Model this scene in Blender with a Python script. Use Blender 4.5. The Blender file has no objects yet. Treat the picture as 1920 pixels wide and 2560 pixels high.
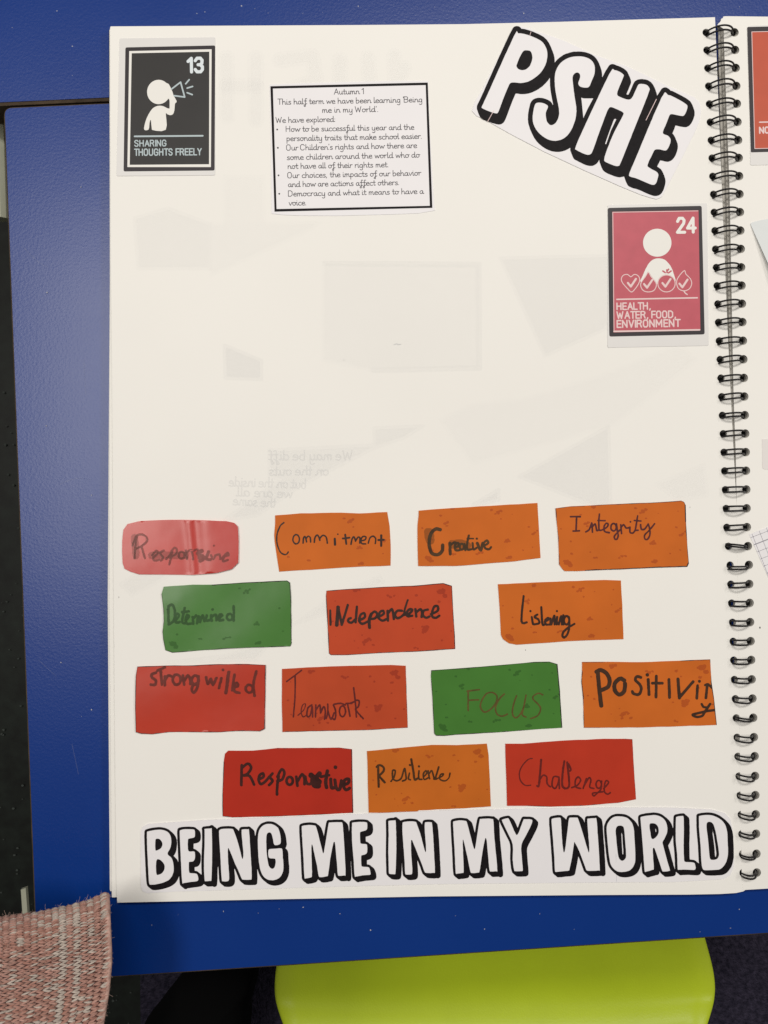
import bpy, math, random
import numpy as np
from mathutils import Vector, Matrix, Euler
from mathutils.geometry import tessellate_polygon, delaunay_2d_cdt
random.seed(7); rng = np.random.default_rng(7)
S = bpy.context.scene
C = S.collection
MM = 0.001
# ------------------------------------------------------------------ camera
F = 1950.0
CAM = np.array([-20.39, -43.08, 371.5])
ROT = (0.0372, -0.0039, -0.0186)
cd = bpy.data.cameras.new('camera'); cam = bpy.data.objects.new('camera', cd); C.objects.link(cam)
cam.location = [c*MM for c in CAM]
def _rot(a, b, c):
    ca, sa, cb, sb, cc, sc = math.cos(a), math.sin(a), math.cos(b), math.sin(b), math.cos(c), math.sin(c)
    return (np.array([[1,0,0],[0,ca,-sa],[0,sa,ca]]) @ np.array([[cb,0,sb],[0,1,0],[-sb,0,cb]])
            @ np.array([[cc,-sc,0],[sc,cc,0],[0,0,1]]))
RM = _rot(*ROT)
cam.rotation_euler = Matrix(RM.tolist()).to_euler()
cd.sensor_fit = 'VERTICAL'; cd.sensor_height = 36.0; cd.lens = F/2560*36
cd.clip_start = 0.01; cd.clip_end = 50
S.camera = cam
# ------------------------------------------------------------------ world and lamps (an indoor classroom)
S.view_settings.view_transform = 'Standard'; S.view_settings.look = 'None'
S.view_settings.exposure = 0.09; S.view_settings.gamma = 1
W = bpy.data.worlds.new('World'); S.world = W; W.use_nodes = True
W.node_tree.nodes['Background'].inputs[0].default_value = (1.0, 0.95, 0.88, 1)
W.node_tree.nodes['Background'].inputs[1].default_value = 0.10
def area(name, loc, sx, sy, power, col=(1, 0.953, 0.885), target=(0, 0, 0)):
    d = bpy.data.lights.new(name, 'AREA'); d.shape = 'RECTANGLE'; d.size = sx; d.size_y = sy
    d.energy = power; d.color = col
    o = bpy.data.objects.new(name, d); C.objects.link(o); o.location = loc
    if target is not None:
        o.rotation_euler = (Vector(target)-Vector(loc)).to_track_quat('-Z', 'Y').to_euler()
    return o
area('ceiling_light_left', (-0.82, 0.42, 1.9), 0.40, 1.15, 20, target=None)
area('ceiling_light_far', (0.42, 1.03, 1.9), 1.1, 0.22, 24, target=None)
area('ceiling_light_right', (2.3, 0.4, 1.9), 0.6, 1.2, 34, target=None)
S.cycles.max_bounces = 6
S.cycles.transparent_max_bounces = 64

# ------------------------------------------------------------------ helpers
def P(x, y, z=0.0):
    """a measured point of the photograph -> its place (in metres) on the level z (mm) where the thing lies"""
    d = RM @ np.array([(x-960)/F, -(y-1280)/F, -1.0])
    t = (z-CAM[2])/d[2]
    q = CAM + d*t
    return (q[0]*MM, q[1]*MM, z*MM)
def tag(o, label=None, cat=None, group=None, kind=None):
    if label: o['label'] = label
    if cat: o['category'] = cat
    if group: o['group'] = group
    if kind: o['kind'] = kind
    return o
def mobj(name, verts, faces, mat, parent=None, smooth=False):
    me = bpy.data.meshes.new(name); me.from_pydata([tuple(v) for v in verts], [], [tuple(f) for f in faces])
    me.validate(); me.update()
    if mat: me.materials.append(mat)
    if smooth: me.polygons.foreach_set('use_smooth', [True]*len(me.polygons))
    o = bpy.data.objects.new(name, me); C.objects.link(o)
    if parent: o.parent = parent
    return o
def empty(name, loc=(0, 0, 0)):
    o = bpy.data.objects.new(name, None); o.empty_display_size = 0.01; C.objects.link(o); o.location = loc
    return o
def smooth_line(pts, n=5, closed=False):
    pts = [np.array(p, float) for p in pts]
    if len(pts) < 3: return [tuple(p) for p in pts]
    out = []; m = len(pts)
    rg = range(m) if closed else range(m-1)
    for i in rg:
        if closed: p0, p1, p2, p3 = pts[i-1], pts[i], pts[(i+1) % m], pts[(i+2) % m]
        else: p0, p1, p2, p3 = pts[max(i-1, 0)], pts[i], pts[i+1], pts[min(i+2, m-1)]
        for k in range(n):
            t = k/n
            out.append(tuple(0.5*((2*p1)+(-p0+p2)*t+(2*p0-5*p1+4*p2-p3)*t*t+(-p0+3*p1-3*p2+p3)*t**3)))
    if not closed: out.append(tuple(pts[-1]))
    return out
def ell(cx, cy, rx, ry, n=20, rot=0):
    return [(cx+rx*math.cos(a)*math.cos(rot)-ry*math.sin(a)*math.sin(rot),
             cy+rx*math.cos(a)*math.sin(rot)+ry*math.sin(a)*math.cos(rot)) for a in [2*math.pi*k/n for k in range(n)]]

class Field:
    """signed distance field on a fine grid: joins strokes and outlines to one clean shape"""
    def __init__(s, x0, y0, x1, y1, step=1.0):
        s.x0, s.y0, s.h = x0, y0, step
        s.nx = int((x1-x0)/step)+2; s.ny = int((y1-y0)/step)+2
        s.X = x0+np.arange(s.nx)*step; s.Y = y0+np.arange(s.ny)*step
        s.f = np.full((s.ny, s.nx), 50.0)
    def _win(s, ax, ay, bx, by, r):
        i0 = max(0, int((min(ax, bx)-r-s.x0)/s.h)); i1 = min(s.nx, int((max(ax, bx)+r-s.x0)/s.h)+2)
        j0 = max(0, int((min(ay, by)-r-s.y0)/s.h)); j1 = min(s.ny, int((max(ay, by)+r-s.y0)/s.h)+2)
        return i0, i1, j0, j1
    def stroke(s, pts, w, w2=None, closed=False):
        pts = list(pts)
        if closed: pts = pts+[pts[0]]
        if len(pts) == 1: pts = pts*2
        n = len(pts)-1
        for k in range(n):
            (ax, ay), (bx, by) = pts[k][:2], pts[k+1][:2]
            r = w/2 if w2 is None else (w+(w2-w)*(k+0.5)/n)/2
            i0, i1, j0, j1 = s._win(ax, ay, bx, by, r+3)
            if i1 <= i0 or j1 <= j0: continue
            x = s.X[None, i0:i1]; y = s.Y[j0:j1, None]
            dx, dy = bx-ax, by-ay; L = dx*dx+dy*dy
            t = np.clip(((x-ax)*dx+(y-ay)*dy)/L, 0, 1) if L > 1e-9 else 0
            d = np.hypot(x-ax-t*dx, y-ay-t*dy)-r
            s.f[j0:j1, i0:i1] = np.minimum(s.f[j0:j1, i0:i1], d)
        return s
    def polysd(s, loops, pad=40):
        allp = [p for l in loops for p in l]
        i0, i1, j0, j1 = s._win(min(p[0] for p in allp), min(p[1] for p in allp), max(p[0] for p in allp), max(p[1] for p in allp), pad)
        x = s.X[None, i0:i1]; y = s.Y[j0:j1, None]
        d = np.full((j1-j0, i1-i0), 1e9); ins = np.zeros((j1-j0, i1-i0), bool)
        for l in loops:
            for k in range(len(l)):
                ax, ay = l[k]; bx, by = l[(k+1) % len(l)]
                dx, dy = bx-ax, by-ay; L = dx*dx+dy*dy+1e-12
                t = np.clip(((x-ax)*dx+(y-ay)*dy)/L, 0, 1)
                d = np.minimum(d, (x-ax-t*dx)**2+(y-ay-t*dy)**2)
                c = ((ay > y) != (by > y)) & (x < (bx-ax)*(y-ay)/(by-ay+1e-12)+ax)
                ins ^= c
        d = np.sqrt(d); d[ins] *= -1
        return (i0, i1, j0, j1), d
    def poly(s, loops, grow=0):
        (i0, i1, j0, j1), d = s.polysd(loops)
        s.f[j0:j1, i0:i1] = np.minimum(s.f[j0:j1, i0:i1], d-grow); return s
    def cut(s, loops, grow=0):
        (i0, i1, j0, j1), d = s.polysd(loops)
        s.f[j0:j1, i0:i1] = np.maximum(s.f[j0:j1, i0:i1], -(d-grow)); return s
    def clip(s, loops, grow=0):
        (i0, i1, j0, j1), d = s.polysd(loops)
        m = np.full_like(s.f, 50.0); m[j0:j1, i0:i1] = d-grow
        s.f = np.maximum(s.f, m); return s
    def rough(s, amp, seed=0, cell=6):
        r = np.random.default_rng(seed)
        g = r.normal(size=(int(s.ny*s.h/cell)+3, int(s.nx*s.h/cell)+3))
        yy = (s.Y-s.y0)/cell; xx = (s.X-s.x0)/cell
        j = yy.astype(int); i = xx.astype(int); fy = (yy-j)[:, None]; fx = (xx-i)[None]
        v = (g[j][:, i]*(1-fy)*(1-fx)+g[j+1][:, i]*fy*(1-fx)+g[j][:, i+1]*(1-fy)*fx+g[j+1][:, i+1]*fy*fx)
        s.f = s.f+v*amp; return s
    def loops(s):
        f = s.f.copy(); f[0, :] = f[-1, :] = 9; f[:, 0] = f[:, -1] = 9
        f[np.abs(f) < 1e-6] = 1e-6
        neg = f < 0
        code = (neg[:-1, :-1]*1+neg[:-1, 1:]*2+neg[1:, 1:]*4+neg[1:, :-1]*8)
        js, is_ = np.nonzero((code > 0) & (code < 15))
        nxt = {}
        T = {1: [(3, 0)], 2: [(0, 1)], 3: [(3, 1)], 4: [(1, 2)], 5: [(3, 0), (1, 2)], 6: [(0, 2)], 7: [(3, 2)],
             8: [(2, 3)], 9: [(2, 0)], 10: [(0, 1), (2, 3)], 11: [(2, 1)], 12: [(1, 3)], 13: [(1, 0)], 14: [(0, 3)]}
        def key(e, i, j):
            if e == 0: return (0, i, j)
            if e == 2: return (0, i, j+1)
            if e == 3: return (1, i, j)
            return (1, i+1, j)
        for j, i in zip(js.tolist(), is_.tolist()):
            for a, b in T[int(code[j, i])]:
                nxt[key(a, i, j)] = key(b, i, j)
        out = []; done = set()
        def pt(k):
            t, i, j = k
            if t == 0:
                a, b = f[j, i], f[j, i+1]; u = a/(a-b); return (s.x0+(i+u)*s.h, s.y0+j*s.h)
            a, b = f[j, i], f[j+1, i]; u = a/(a-b); return (s.x0+i*s.h, s.y0+(j+u)*s.h)
        for k0 in list(nxt):
            if k0 in done: continue
            loop = []; k = k0
            while k in nxt and k not in done:
                done.add(k); loop.append(pt(k)); k = nxt[k]
            if len(loop) < 5: continue
            L = [loop[0]]
            for q in range(1, len(loop)):     # thin out points on straight runs
                a = L[-1]; b = loop[q]; c = loop[(q+1) % len(loop)]
                ar = abs((b[0]-a[0])*(c[1]-a[1])-(b[1]-a[1])*(c[0]-a[0]))
                if ar > 0.05*math.hypot(c[0]-a[0], c[1]-a[1]) or math.hypot(b[0]-a[0], b[1]-a[1]) > 14: L.append(b)
            A = sum(L[q][0]*L[(q+1) % len(L)][1]-L[(q+1) % len(L)][0]*L[q][1] for q in range(len(L)))/2
            if len(L) > 3 and abs(A) > 0.8: out.append(L)
        return out
def inside(p, l):
    c = False
    for k in range(len(l)):
        ax, ay = l[k]; bx, by = l[k-1]
        if (ay > p[1]) != (by > p[1]) and p[0] < (bx-ax)*(p[1]-ay)/(by-ay)+ax: c = not c
    return c
def area2(l): return abs(sum(l[k][0]*l[(k+1) % len(l)][1]-l[(k+1) % len(l)][0]*l[k][1] for k in range(len(l))))
def flat(name, loops, z, mat, parent=None, thick=0.0, zf=None):
    """flat sheet from outlines (holes allowed) at level z mm; thick > 0 gives it side walls of that many mm"""
    loops = [l for l in loops if len(l) > 2]
    order = sorted(range(len(loops)), key=lambda i: -area2(loops[i]))
    depth = {}; groups = {}
    for n, i in enumerate(order):
        par = [j for j in order[:n] if inside(loops[i][0], loops[j])]
        depth[i] = len(par)
        if depth[i] % 2 == 0: groups[i] = [i]
        else:
            j = max(par, key=lambda q: depth[q]); groups[j].append(i)
    V = []; Fc = []
    for g in groups.values():
        ls = [loops[i] for i in g]
        base = len(V); tri = tessellate_polygon([[Vector((p[0], p[1], 0)) for p in l] for l in ls])
        pts = [p for l in ls for p in l]
        for p in pts:
            zz = z+(zf(p[0], p[1]) if zf else 0); V.append(P(p[0], p[1], zz))
        for t in tri:
            a, b, c = [pts[q] for q in t]
            cr = (b[0]-a[0])*(c[1]-a[1])-(b[1]-a[1])*(c[0]-a[0])
            t = tuple(t) if cr < 0 else tuple(t)[::-1]     # image y points down
            Fc.append(tuple(base+q for q in t))
        if thick:
            nb = len(V); k = 0
            for p in V[base:nb]: V.append((p[0], p[1], p[2]-thick*MM))
            m = nb-base
            for l in ls:
                n = len(l)
                for q in range(n):
                    a = base+k+q; b = base+k+(q+1) % n
                    Fc.append((a, b, b+m, a+m))
                k += n
    return mobj(name, V, Fc, mat, parent)
def cloth_sheet(name, loop, z, zf, mat, parent=None, step=6.0):
    """a card that bulges: its outline filled with a fine net of points that follow zf"""
    xs = [p[0] for p in loop]; ys = [p[1] for p in loop]
    pts = [tuple(p) for p in loop]; n = len(pts)
    y = min(ys)+step/2
    while y < max(ys):
        x = min(xs)+step/2
        while x < max(xs):
            if inside((x, y), loop): pts.append((x, y))
            x += step
        y += step
    r = delaunay_2d_cdt([Vector(p) for p in pts], [], [list(range(n))], 1, 1e-4)
    V = [P(v.x, v.y, z+zf(v.x, v.y)) for v in r[0]]
    Fc = []
    for f in r[2]:
        a, b, c = [r[0][q] for q in f]
        cr = (b.x-a.x)*(c.y-a.y)-(b.y-a.y)*(c.x-a.x)
        Fc.append(tuple(f) if cr < 0 else tuple(f)[::-1])
    m = len(V)
    V += [P(p[0], p[1], 0.0) for p in loop]
    mt = len(V)
    V += [P(p[0], p[1], z+zf(p[0], p[1])) for p in loop]
    idx = {k: mt+k for k in range(n)}
    for k in range(n): Fc.append((idx[k], idx[(k+1) % n], m+(k+1) % n, m+k))
    return mobj(name, V, Fc, mat, parent, smooth=True)
def tube(path, r, nseg=8, cap=True):
    path = [Vector(p) for p in path]; V = []; Fc = []
    up = Vector((0, 0, 1)); prev = None
    for i, p in enumerate(path):
        t = (path[min(i+1, len(path)-1)]-path[max(i-1, 0)]).normalized()
        if prev is None:
            a = t.cross(Vector((0.13, 0.9, 0.4))).normalized()
        else:
            a = (prev-t*prev.dot(t)).normalized()
        prev = a; b = t.cross(a)
        rr = r[i] if isinstance(r, (list, tuple)) else r
        for k in range(nseg):
            w = 2*math.pi*k/nseg
            V.append(tuple(p+a*math.cos(w)*rr+b*math.sin(w)*rr))
    for i in range(len(path)-1):
        for k in range(nseg):
            q = i*nseg; Fc.append((q+k, q+(k+1) % nseg, q+nseg+(k+1) % nseg, q+nseg+k))
    if cap:
        Fc.append(tuple(range(nseg))[::-1]); e = (len(path)-1)*nseg; Fc.append(tuple(range(e, e+nseg)))
    return V, Fc

# ------------------------------------------------------------------ materials
def nd(nt, t, **k):
    n = nt.nodes.new(t)
    for a, b in k.items(): setattr(n, a, b)
    return n
def mat(name, col, rough=0.6, spec=0.3, var=0.0, vscale=40, bump=0.0, bscale=400, coat=0, coat_r=0.1, alpha=1.0,
        metal=0, bump2=0.0, b2scale=30, mottled=None, mscale=60, sub=0):
    m = bpy.data.materials.new(name); m.use_nodes = True; nt = m.node_tree; bs = nt.nodes['Principled BSDF']
    bs.inputs['Roughness'].default_value = rough; bs.inputs['Specular IOR Level'].default_value = spec
    bs.inputs['Metallic'].default_value = metal
    bs.inputs['Coat Weight'].default_value = coat; bs.inputs['Coat Roughness'].default_value = coat_r
    bs.inputs['Alpha'].default_value = alpha
    tc = nd(nt, 'ShaderNodeTexCoord')
    c = (*col, 1); bs.inputs['Base Color'].default_value = c
    if var or mottled:
        nz = nd(nt, 'ShaderNodeTexNoise'); nz.inputs['Scale'].default_value = vscale; nz.inputs['Detail'].default_value = 5
        nt.links.new(tc.outputs['Object'], nz.inputs['Vector'])
        rp = nd(nt, 'ShaderNodeValToRGB'); rp.color_ramp.elements[0].position = 0.3; rp.color_ramp.elements[1].position = 0.7
        lo = [max(0, x*(1-var)) for x in col]; hi = [min(1, x*(1+var)) for x in col]
        if mottled: lo = list(mottled)
        rp.color_ramp.elements[0].color = (*lo, 1); rp.color_ramp.elements[1].color = (*hi, 1)
        nt.links.new(nz.outputs['Fac'], rp.inputs['Fac']); nt.links.new(rp.outputs['Color'], bs.inputs['Base Color'])
    last = None
    for st, sc, det in ((bump, bscale, 3), (bump2, b2scale, 2)):
        if st:
            nz = nd(nt, 'ShaderNodeTexNoise'); nz.inputs['Scale'].default_value = sc; nz.inputs['Detail'].default_value = det
            nt.links.new(tc.outputs['Object'], nz.inputs['Vector'])
            b = nd(nt, 'ShaderNodeBump'); b.inputs['Strength'].default_value = 1.0; b.inputs['Distance'].default_value = st
            nt.links.new(nz.outputs['Fac'], b.inputs['Height'])
            if last: nt.links.new(last.outputs['Normal'], b.inputs['Normal'])
            last = b
    if last:
        nt.links.new(last.outputs['Normal'], bs.inputs['Normal'])
        if coat: nt.links.new(last.outputs['Normal'], bs.inputs['Coat Normal'])
    return m
M = {}
M['page'] = mat('cream_cartridge_paper', (0.81, 0.797, 0.768), 0.75, 0.2, var=0.014, vscale=9, bump=0.00003, bscale=900, bump2=0.0016, b2scale=7)
M['page2'] = mat('cream_paper_sheets', (0.80, 0.787, 0.755), 0.8, 0.2, var=0.02, vscale=15)
M['white'] = mat('white_printer_paper', (0.77, 0.757, 0.785), 0.5, 0.25, var=0.012, vscale=30)
M['laminate'] = mat('pale_laminate_paper', (0.68, 0.67, 0.665), 0.4, 0.35, var=0.01)
M['black'] = mat('black_print', (0.008, 0.0065, 0.008), 0.55, 0.1, var=0.25, vscale=500)
M['charcoal'] = mat('charcoal_print', (0.022, 0.021, 0.021), 0.5, 0.3, var=0.08, vscale=60)
M['frame'] = mat('dark_print_frame', (0.022, 0.017, 0.022), 0.45, 0.3, var=0.08, vscale=60)
M['paleblue'] = mat('pale_blue_print', (0.42, 0.50, 0.53), 0.5, 0.3)
M['creamprint'] = mat('cream_print', (0.76, 0.75, 0.72), 0.5, 0.3)
M['crimson'] = mat('crimson_print', (0.47, 0.085, 0.115), 0.45, 0.3, var=0.05, vscale=150)
M['pinkprint'] = mat('pink_white_print', (0.72, 0.55, 0.55), 0.5, 0.3)
M['vermilion'] = mat('vermilion_print', (0.47, 0.075, 0.035), 0.45, 0.3, var=0.05, vscale=100)
M['ghost'] = {}
def ghost(a):
    a = round(a, 4)
    if a not in M['ghost']:
        M['ghost'][a] = mat('show_through_%d' % int(a*10000), (0.33, 0.36, 0.42), 0.9, 0.0, alpha=a)
    return M['ghost'][a]
M['textink'] = mat('grey_text_ink', (0.085, 0.08, 0.09), 0.6, 0.2)
M['shaded_sheet'] = mat('shaded_cream_sheets', (0.52, 0.50, 0.46), 0.85, 0.15, var=.05, vscale=40)  # darker than the pages: shade in the binding gap put into the colour
M['cover'] = mat('black_cover_board', (0.012, 0.012, 0.012), 0.7, 0.3)
M['wire'] = mat('black_coated_wire', (0.006, 0.005, 0.006), 0.38, 0.35)
def pen(name, col, a): return mat(name, col, 0.5, 0.2, alpha=a, var=0.3, vscale=300)
CARD = {
 'orange': ((0.54, 0.128, 0.018), (0.42, 0.062, 0.020)),
 'amber': ((0.50, 0.125, 0.015), (0.42, 0.060, 0.016)),
 'burnt': ((0.435, 0.060, 0.020), (0.33, 0.030, 0.018)),
 'rust': ((0.47, 0.062, 0.022), (0.34, 0.035, 0.020)),
 'red': ((0.44, 0.036, 0.016), None),
 'deepred': ((0.40, 0.026, 0.013), None),
 'green': ((0.055, 0.175, 0.030), (0.030, 0.105, 0.022)),
}
for k, (c, s) in CARD.items():
    M[k] = mat(k+'_printed_card', c, 0.5, 0.12, var=0.06, vscale=50, bump2=0.00006, b2scale=60)
    if s: M[k+'_spot'] = mat(k+'_speckle', s, 0.45, 0.25, alpha=0.30)
for k in ('red', 'green', 'deepred', 'rose'):
    c = CARD[k][0] if k in CARD else (0.45, 0.032, 0.024)
    M[k+'_gloss'] = mat(k+'_glossy_card', c, 0.34, 0.3, var=0.05, vscale=50, coat=0.30, coat_r=0.22, bump2=0.00022, b2scale=45)

# ------------------------------------------------------------------ the setting: floor
FLOOR = -640.0
TABLE = -5.4
car = mat('charcoal_purple_carpet', (0.046, 0.040, 0.066), 0.95, 0.1, mottled=(0.014, 0.013, 0.024), vscale=170, bump=0.004, bscale=350)
vin = mat('black_green_vinyl', (0.006, 0.009, 0.007), 0.5, 0.3, var=0.6, vscale=60)
def fpoly(name, pts, z, m): return mobj(name, [P(*p, z) for p in pts], [tuple(range(len(pts)))[::-1]], m)
fp = lambda x, y: (x*MM, y*MM, FLOOR*MM)
cx0 = P(351, 2500, FLOOR)[0]
tag(mobj('carpet', [(cx0, -2.5, FLOOR*MM), (2.5, -2.5, FLOOR*MM), (2.5, 2.5, FLOOR*MM), (cx0, 2.5, FLOOR*MM)], [(0, 1, 2, 3)], car), kind='structure')
tag(mobj('vinyl_floor', [(-2.5, -2.5, (FLOOR-3)*MM), (cx0+0.01, -2.5, (FLOOR-3)*MM), (cx0+0.01, 2.5, (FLOOR-3)*MM), (-2.5, 2.5, (FLOOR-3)*MM)], [(0, 1, 2, 3)], vin), kind='structure')
# pale specks of grit on the vinyl
sp = Field(0, 0, 10, 10)
V = []; Fc = []
for k in range(52):
    x, y = random.uniform(0, 100), random.uniform(900, 2300)
    if k > 45: x, y = random.uniform(268, 345), random.uniform(2450, 2560)
    c = P(x, y, FLOOR+1); r = random.uniform(0.0008, 0.002); b = len(V)
    for q in range(5):
        V.append((c[0]+r*math.cos(q*1.26+k), c[1]+r*random.uniform(.5, 1)*math.sin(q*1.26+k), c[2]))
    Fc.append(tuple(range(b, b+5)))
tag(mobj('grit', V, Fc, mat('pale_grit', (0.055, 0.065, 0.06), 0.9)), kind='stuff')

# ------------------------------------------------------------------ tables
def table_mat():
    m = bpy.data.materials.new('blue_table_laminate'); m.use_nodes = True; nt = m.node_tree; bs = nt.nodes['Principled BSDF']
    tc = nd(nt, 'ShaderNodeTexCoord')
    bs.inputs['Base Color'].default_value = (0.003, 0.020, 0.135, 1)
    nz = nd(nt, 'ShaderNodeTexNoise'); nz.inputs['Scale'].default_value = 14; nz.inputs['Detail'].default_value = 8
    nt.links.new(tc.outputs['Object'], nz.inputs['Vector'])
    rp = nd(nt, 'ShaderNodeValToRGB'); rp.color_ramp.elements[0].color = (0.0012, 0.026, 0.180, 1); rp.color_ramp.elements[1].color = (0.0018, 0.032, 0.205, 1)
    nt.links.new(nz.outputs['Fac'], rp.inputs['Fac']); nt.links.new(rp.outputs['Color'], bs.inputs['Base Color'])
    # wear: the sheen varies over the top
    r2 = nd(nt, 'ShaderNodeMapRange'); r2.inputs['To Min'].default_value = 0.27; r2.inputs['To Max'].default_value = 0.34
    nt.links.new(nz.outputs['Fac'], r2.inputs['Value']); nt.links.new(r2.outputs['Result'], bs.inputs['Roughness'])
    bs.inputs['Specular IOR Level'].default_value = 0.36
    n1 = nd(nt, 'ShaderNodeTexNoise'); n1.inputs['Scale'].default_value = 1100; n1.inputs['Detail'].default_value = 3
    n2 = nd(nt, 'ShaderNodeTexVoronoi'); n2.inputs['Scale'].default_value = 650
    for n in (n1, n2): nt.links.new(tc.outputs['Object'], n.inputs['Vector'])
    b1 = nd(nt, 'ShaderNodeBump'); b1.inputs['Distance'].default_value = 0.00003
    b2 = nd(nt, 'ShaderNodeBump'); b2.inputs['Distance'].default_value = 0.00002
    nt.links.new(n1.outputs['Fac'], b1.inputs['Height']); nt.links.new(n2.outputs['Distance'], b2.inputs['Height'])
    nt.links.new(b1.outputs['Normal'], b2.inputs['Normal']); nt.links.new(b2.outputs['Normal'], bs.inputs['Normal'])
    return m
M['blue'] = table_mat()
M['ply'] = mat('brown_board_edge', (0.085, 0.062, 0.042), 0.7, 0.2, var=0.35, vscale=90, bump=0.0002, bscale=500)
M['cream_metal'] = mat('cream_painted_metal', (0.42, 0.43, 0.34), 0.45, 0.4, var=0.1, vscale=40)
def rounded(pts, rad, n=6):
    out = []; m = len(pts)
    for i in range(m):
        p = Vector(pts[i]); a = (Vector(pts[i-1])-p); b = (Vector(pts[(i+1) % m])-p)
        a.normalize(); b.normalize(); r = rad[i] if isinstance(rad, (list, tuple)) else rad
        s = p+a*r; e = p+b*r
        for k in range(n+1):
            t = k/n; out.append(tuple((1-t)**2*s+2*t*(1-t)*p+t*t*e))
    return out
def make_table(corners, zt, rad, label, legs):
    """corners in metres, ordered counter-clockwise from above"""
    root = empty('school_table', (corners[0][0], corners[0][1], FLOOR*MM))
    tag(root, label, 'table', 'blue classroom tables')
    z = zt*MM
    prof = [(0.0007, 0.0), (0.0015, -0.0002), (0.0, -0.0016), (0.0, -0.016), (0.0012, -0.018)]
    def ring(inset, dz):
        cs = []
        m = len(corners)
        for i in range(m):
            p = Vector(corners[i]); a = (Vector(corners[i-1])-p).normalized(); b = (Vector(corners[(i+1) % m])-p).normalized()
            s = abs(a.x*b.y-a.y*b.x); cs.append(tuple(p+(a+b)*inset/s))
        return [(x, y, z+dz) for x, y in rounded(cs, [max(0.001, r-inset) for r in rad])]
    top = ring(0.0011, 0.0)
    n = len(top); low = ring(0.0011, -0.0009)
    mobj_(root, 'tabletop', top+low, [tuple(range(n))]+[(k, n+k, n+(k+1) % n, (k+1) % n) for k in range(n)], M['blue'])
    V = []; Fc = []
    rings = [ring(0.0011, -0.00025), ring(0.0, -0.0013), ring(0.0, -0.017), ring(0.0015, -0.0185)]
    for r in rings: V += r
    for i in range(3):
        for k in range(n): Fc.append((i*n+k, i*n+n+k, i*n+n+(k+1) % n, i*n+(k+1) % n))
    Fc.append(tuple(range(3*n, 4*n))[::-1])
    mobj_(root, 'edge_board', V, Fc, M['ply'])
    for (a, b, r) in legs:
        v, f = tube([a, [a[q]*.5+b[q]*.5 for q in range(3)], b], r, 14)
        mobj_(root, 'leg', v, f, M['cream_metal'])
    return root
def mobj_(root, name, V, Fc, m, smooth=False):
    L = Vector(root.location)
    return mobj(name, [tuple(Vector(v)-L) for v in V], Fc, m, root, smooth)
def P2(x, y, z): return P(x, y, z)[:2]
# near table: left edge, far edge and near edge are measured on the table level
tl = P2(6, 266, TABLE); tr = P2(2500, 155, TABLE)
bl = P2(90, 2459, TABLE); brn = P2(2500, 2299, TABLE)
fl = FLOOR*MM
legs1 = [((-0.165, 0.16, -0.03), (-0.15, 0.15, fl), 0.014), ((bl[0]+0.05, bl[1]+0.05, -0.03), (bl[0]+0.05, bl[1]+0.06, fl), 0.014),
         ((tr[0]-0.05, tr[1]-0.05, -0.03), (tr[0]-0.05, tr[1]-0.05, fl), 0.014), ((brn[0]-0.05, brn[1]+0.05, -0.03), (brn[0]-0.05, brn[1]+0.05, fl), 0.014)]
legs1[0] = ((tl[0]+0.05, tl[1]-0.06, -0.03), (tl[0]+0.05, tl[1]-0.06, fl), 0.014)
make_table([bl, brn, tr, tl], TABLE, [0.012, 0.012, 0.012, 0.0045], 'blue classroom table whose near edge crosses below the sketchbook', legs1)
a = P2(-900, 302, TABLE+.3); b = P2(2500, 147.5, TABLE+.3)
# the far table lies just beyond the seam
tdir = (Vector(b)-Vector(a)).normalized(); nrm = Vector((-tdir.y, tdir.x))
far = [tuple(a), tuple(b), tuple(Vector(b)+nrm*0.6), tuple(Vector(a)+nrm*0.6)]
l2 = P(-12, 225, -24); l2b = P(-2, 548, -34)
legs2 = [(l2, l2b, 0.0062), ((b[0]-.05, b[1]+.06, -.03), (b[0]-.05, b[1]+.06, fl), 0.014),
         ((b[0]-.05, b[1]+.5, -.03), (b[0]-.05, b[1]+.5, fl), 0.014), ((a[0]+.05, a[1]+.5, -.03), (a[0]+.05, a[1]+.5, fl), 0.014)]
make_table(far, TABLE+0.3, [0.012]*4, 'blue classroom table beyond the seam above the top left corner of the sketchbook', legs2)

# a few scratches in the laminate
scr = mat('pale_scratch', (0.30, 0.33, 0.45), 0.6, alpha=0.13)
near_table = [o for o in bpy.data.objects if o.name == 'school_table'][0]
for pts in ([(60, 620), (96, 655), (120, 668)], [(210, 900), (214, 985)], [(150, 1210), (190, 1196), (228, 1199)], [(96, 1650), (140, 1690)], [(238, 384), (262, 376)],
            [(180, 1860), (196, 1935)]):
    f = Field(min(p[0] for p in pts)-6, min(p[1] for p in pts)-6, max(p[0] for p in pts)+6, max(p[1] for p in pts)+6, .8)
    f.stroke(smooth_line(pts, 4), 2.2, 1.0)
    o = flat('scratch', f.loops(), TABLE+.03, scr, near_table); o.matrix_parent_inverse = Matrix.Translation(-Vector(near_table.location))
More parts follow.
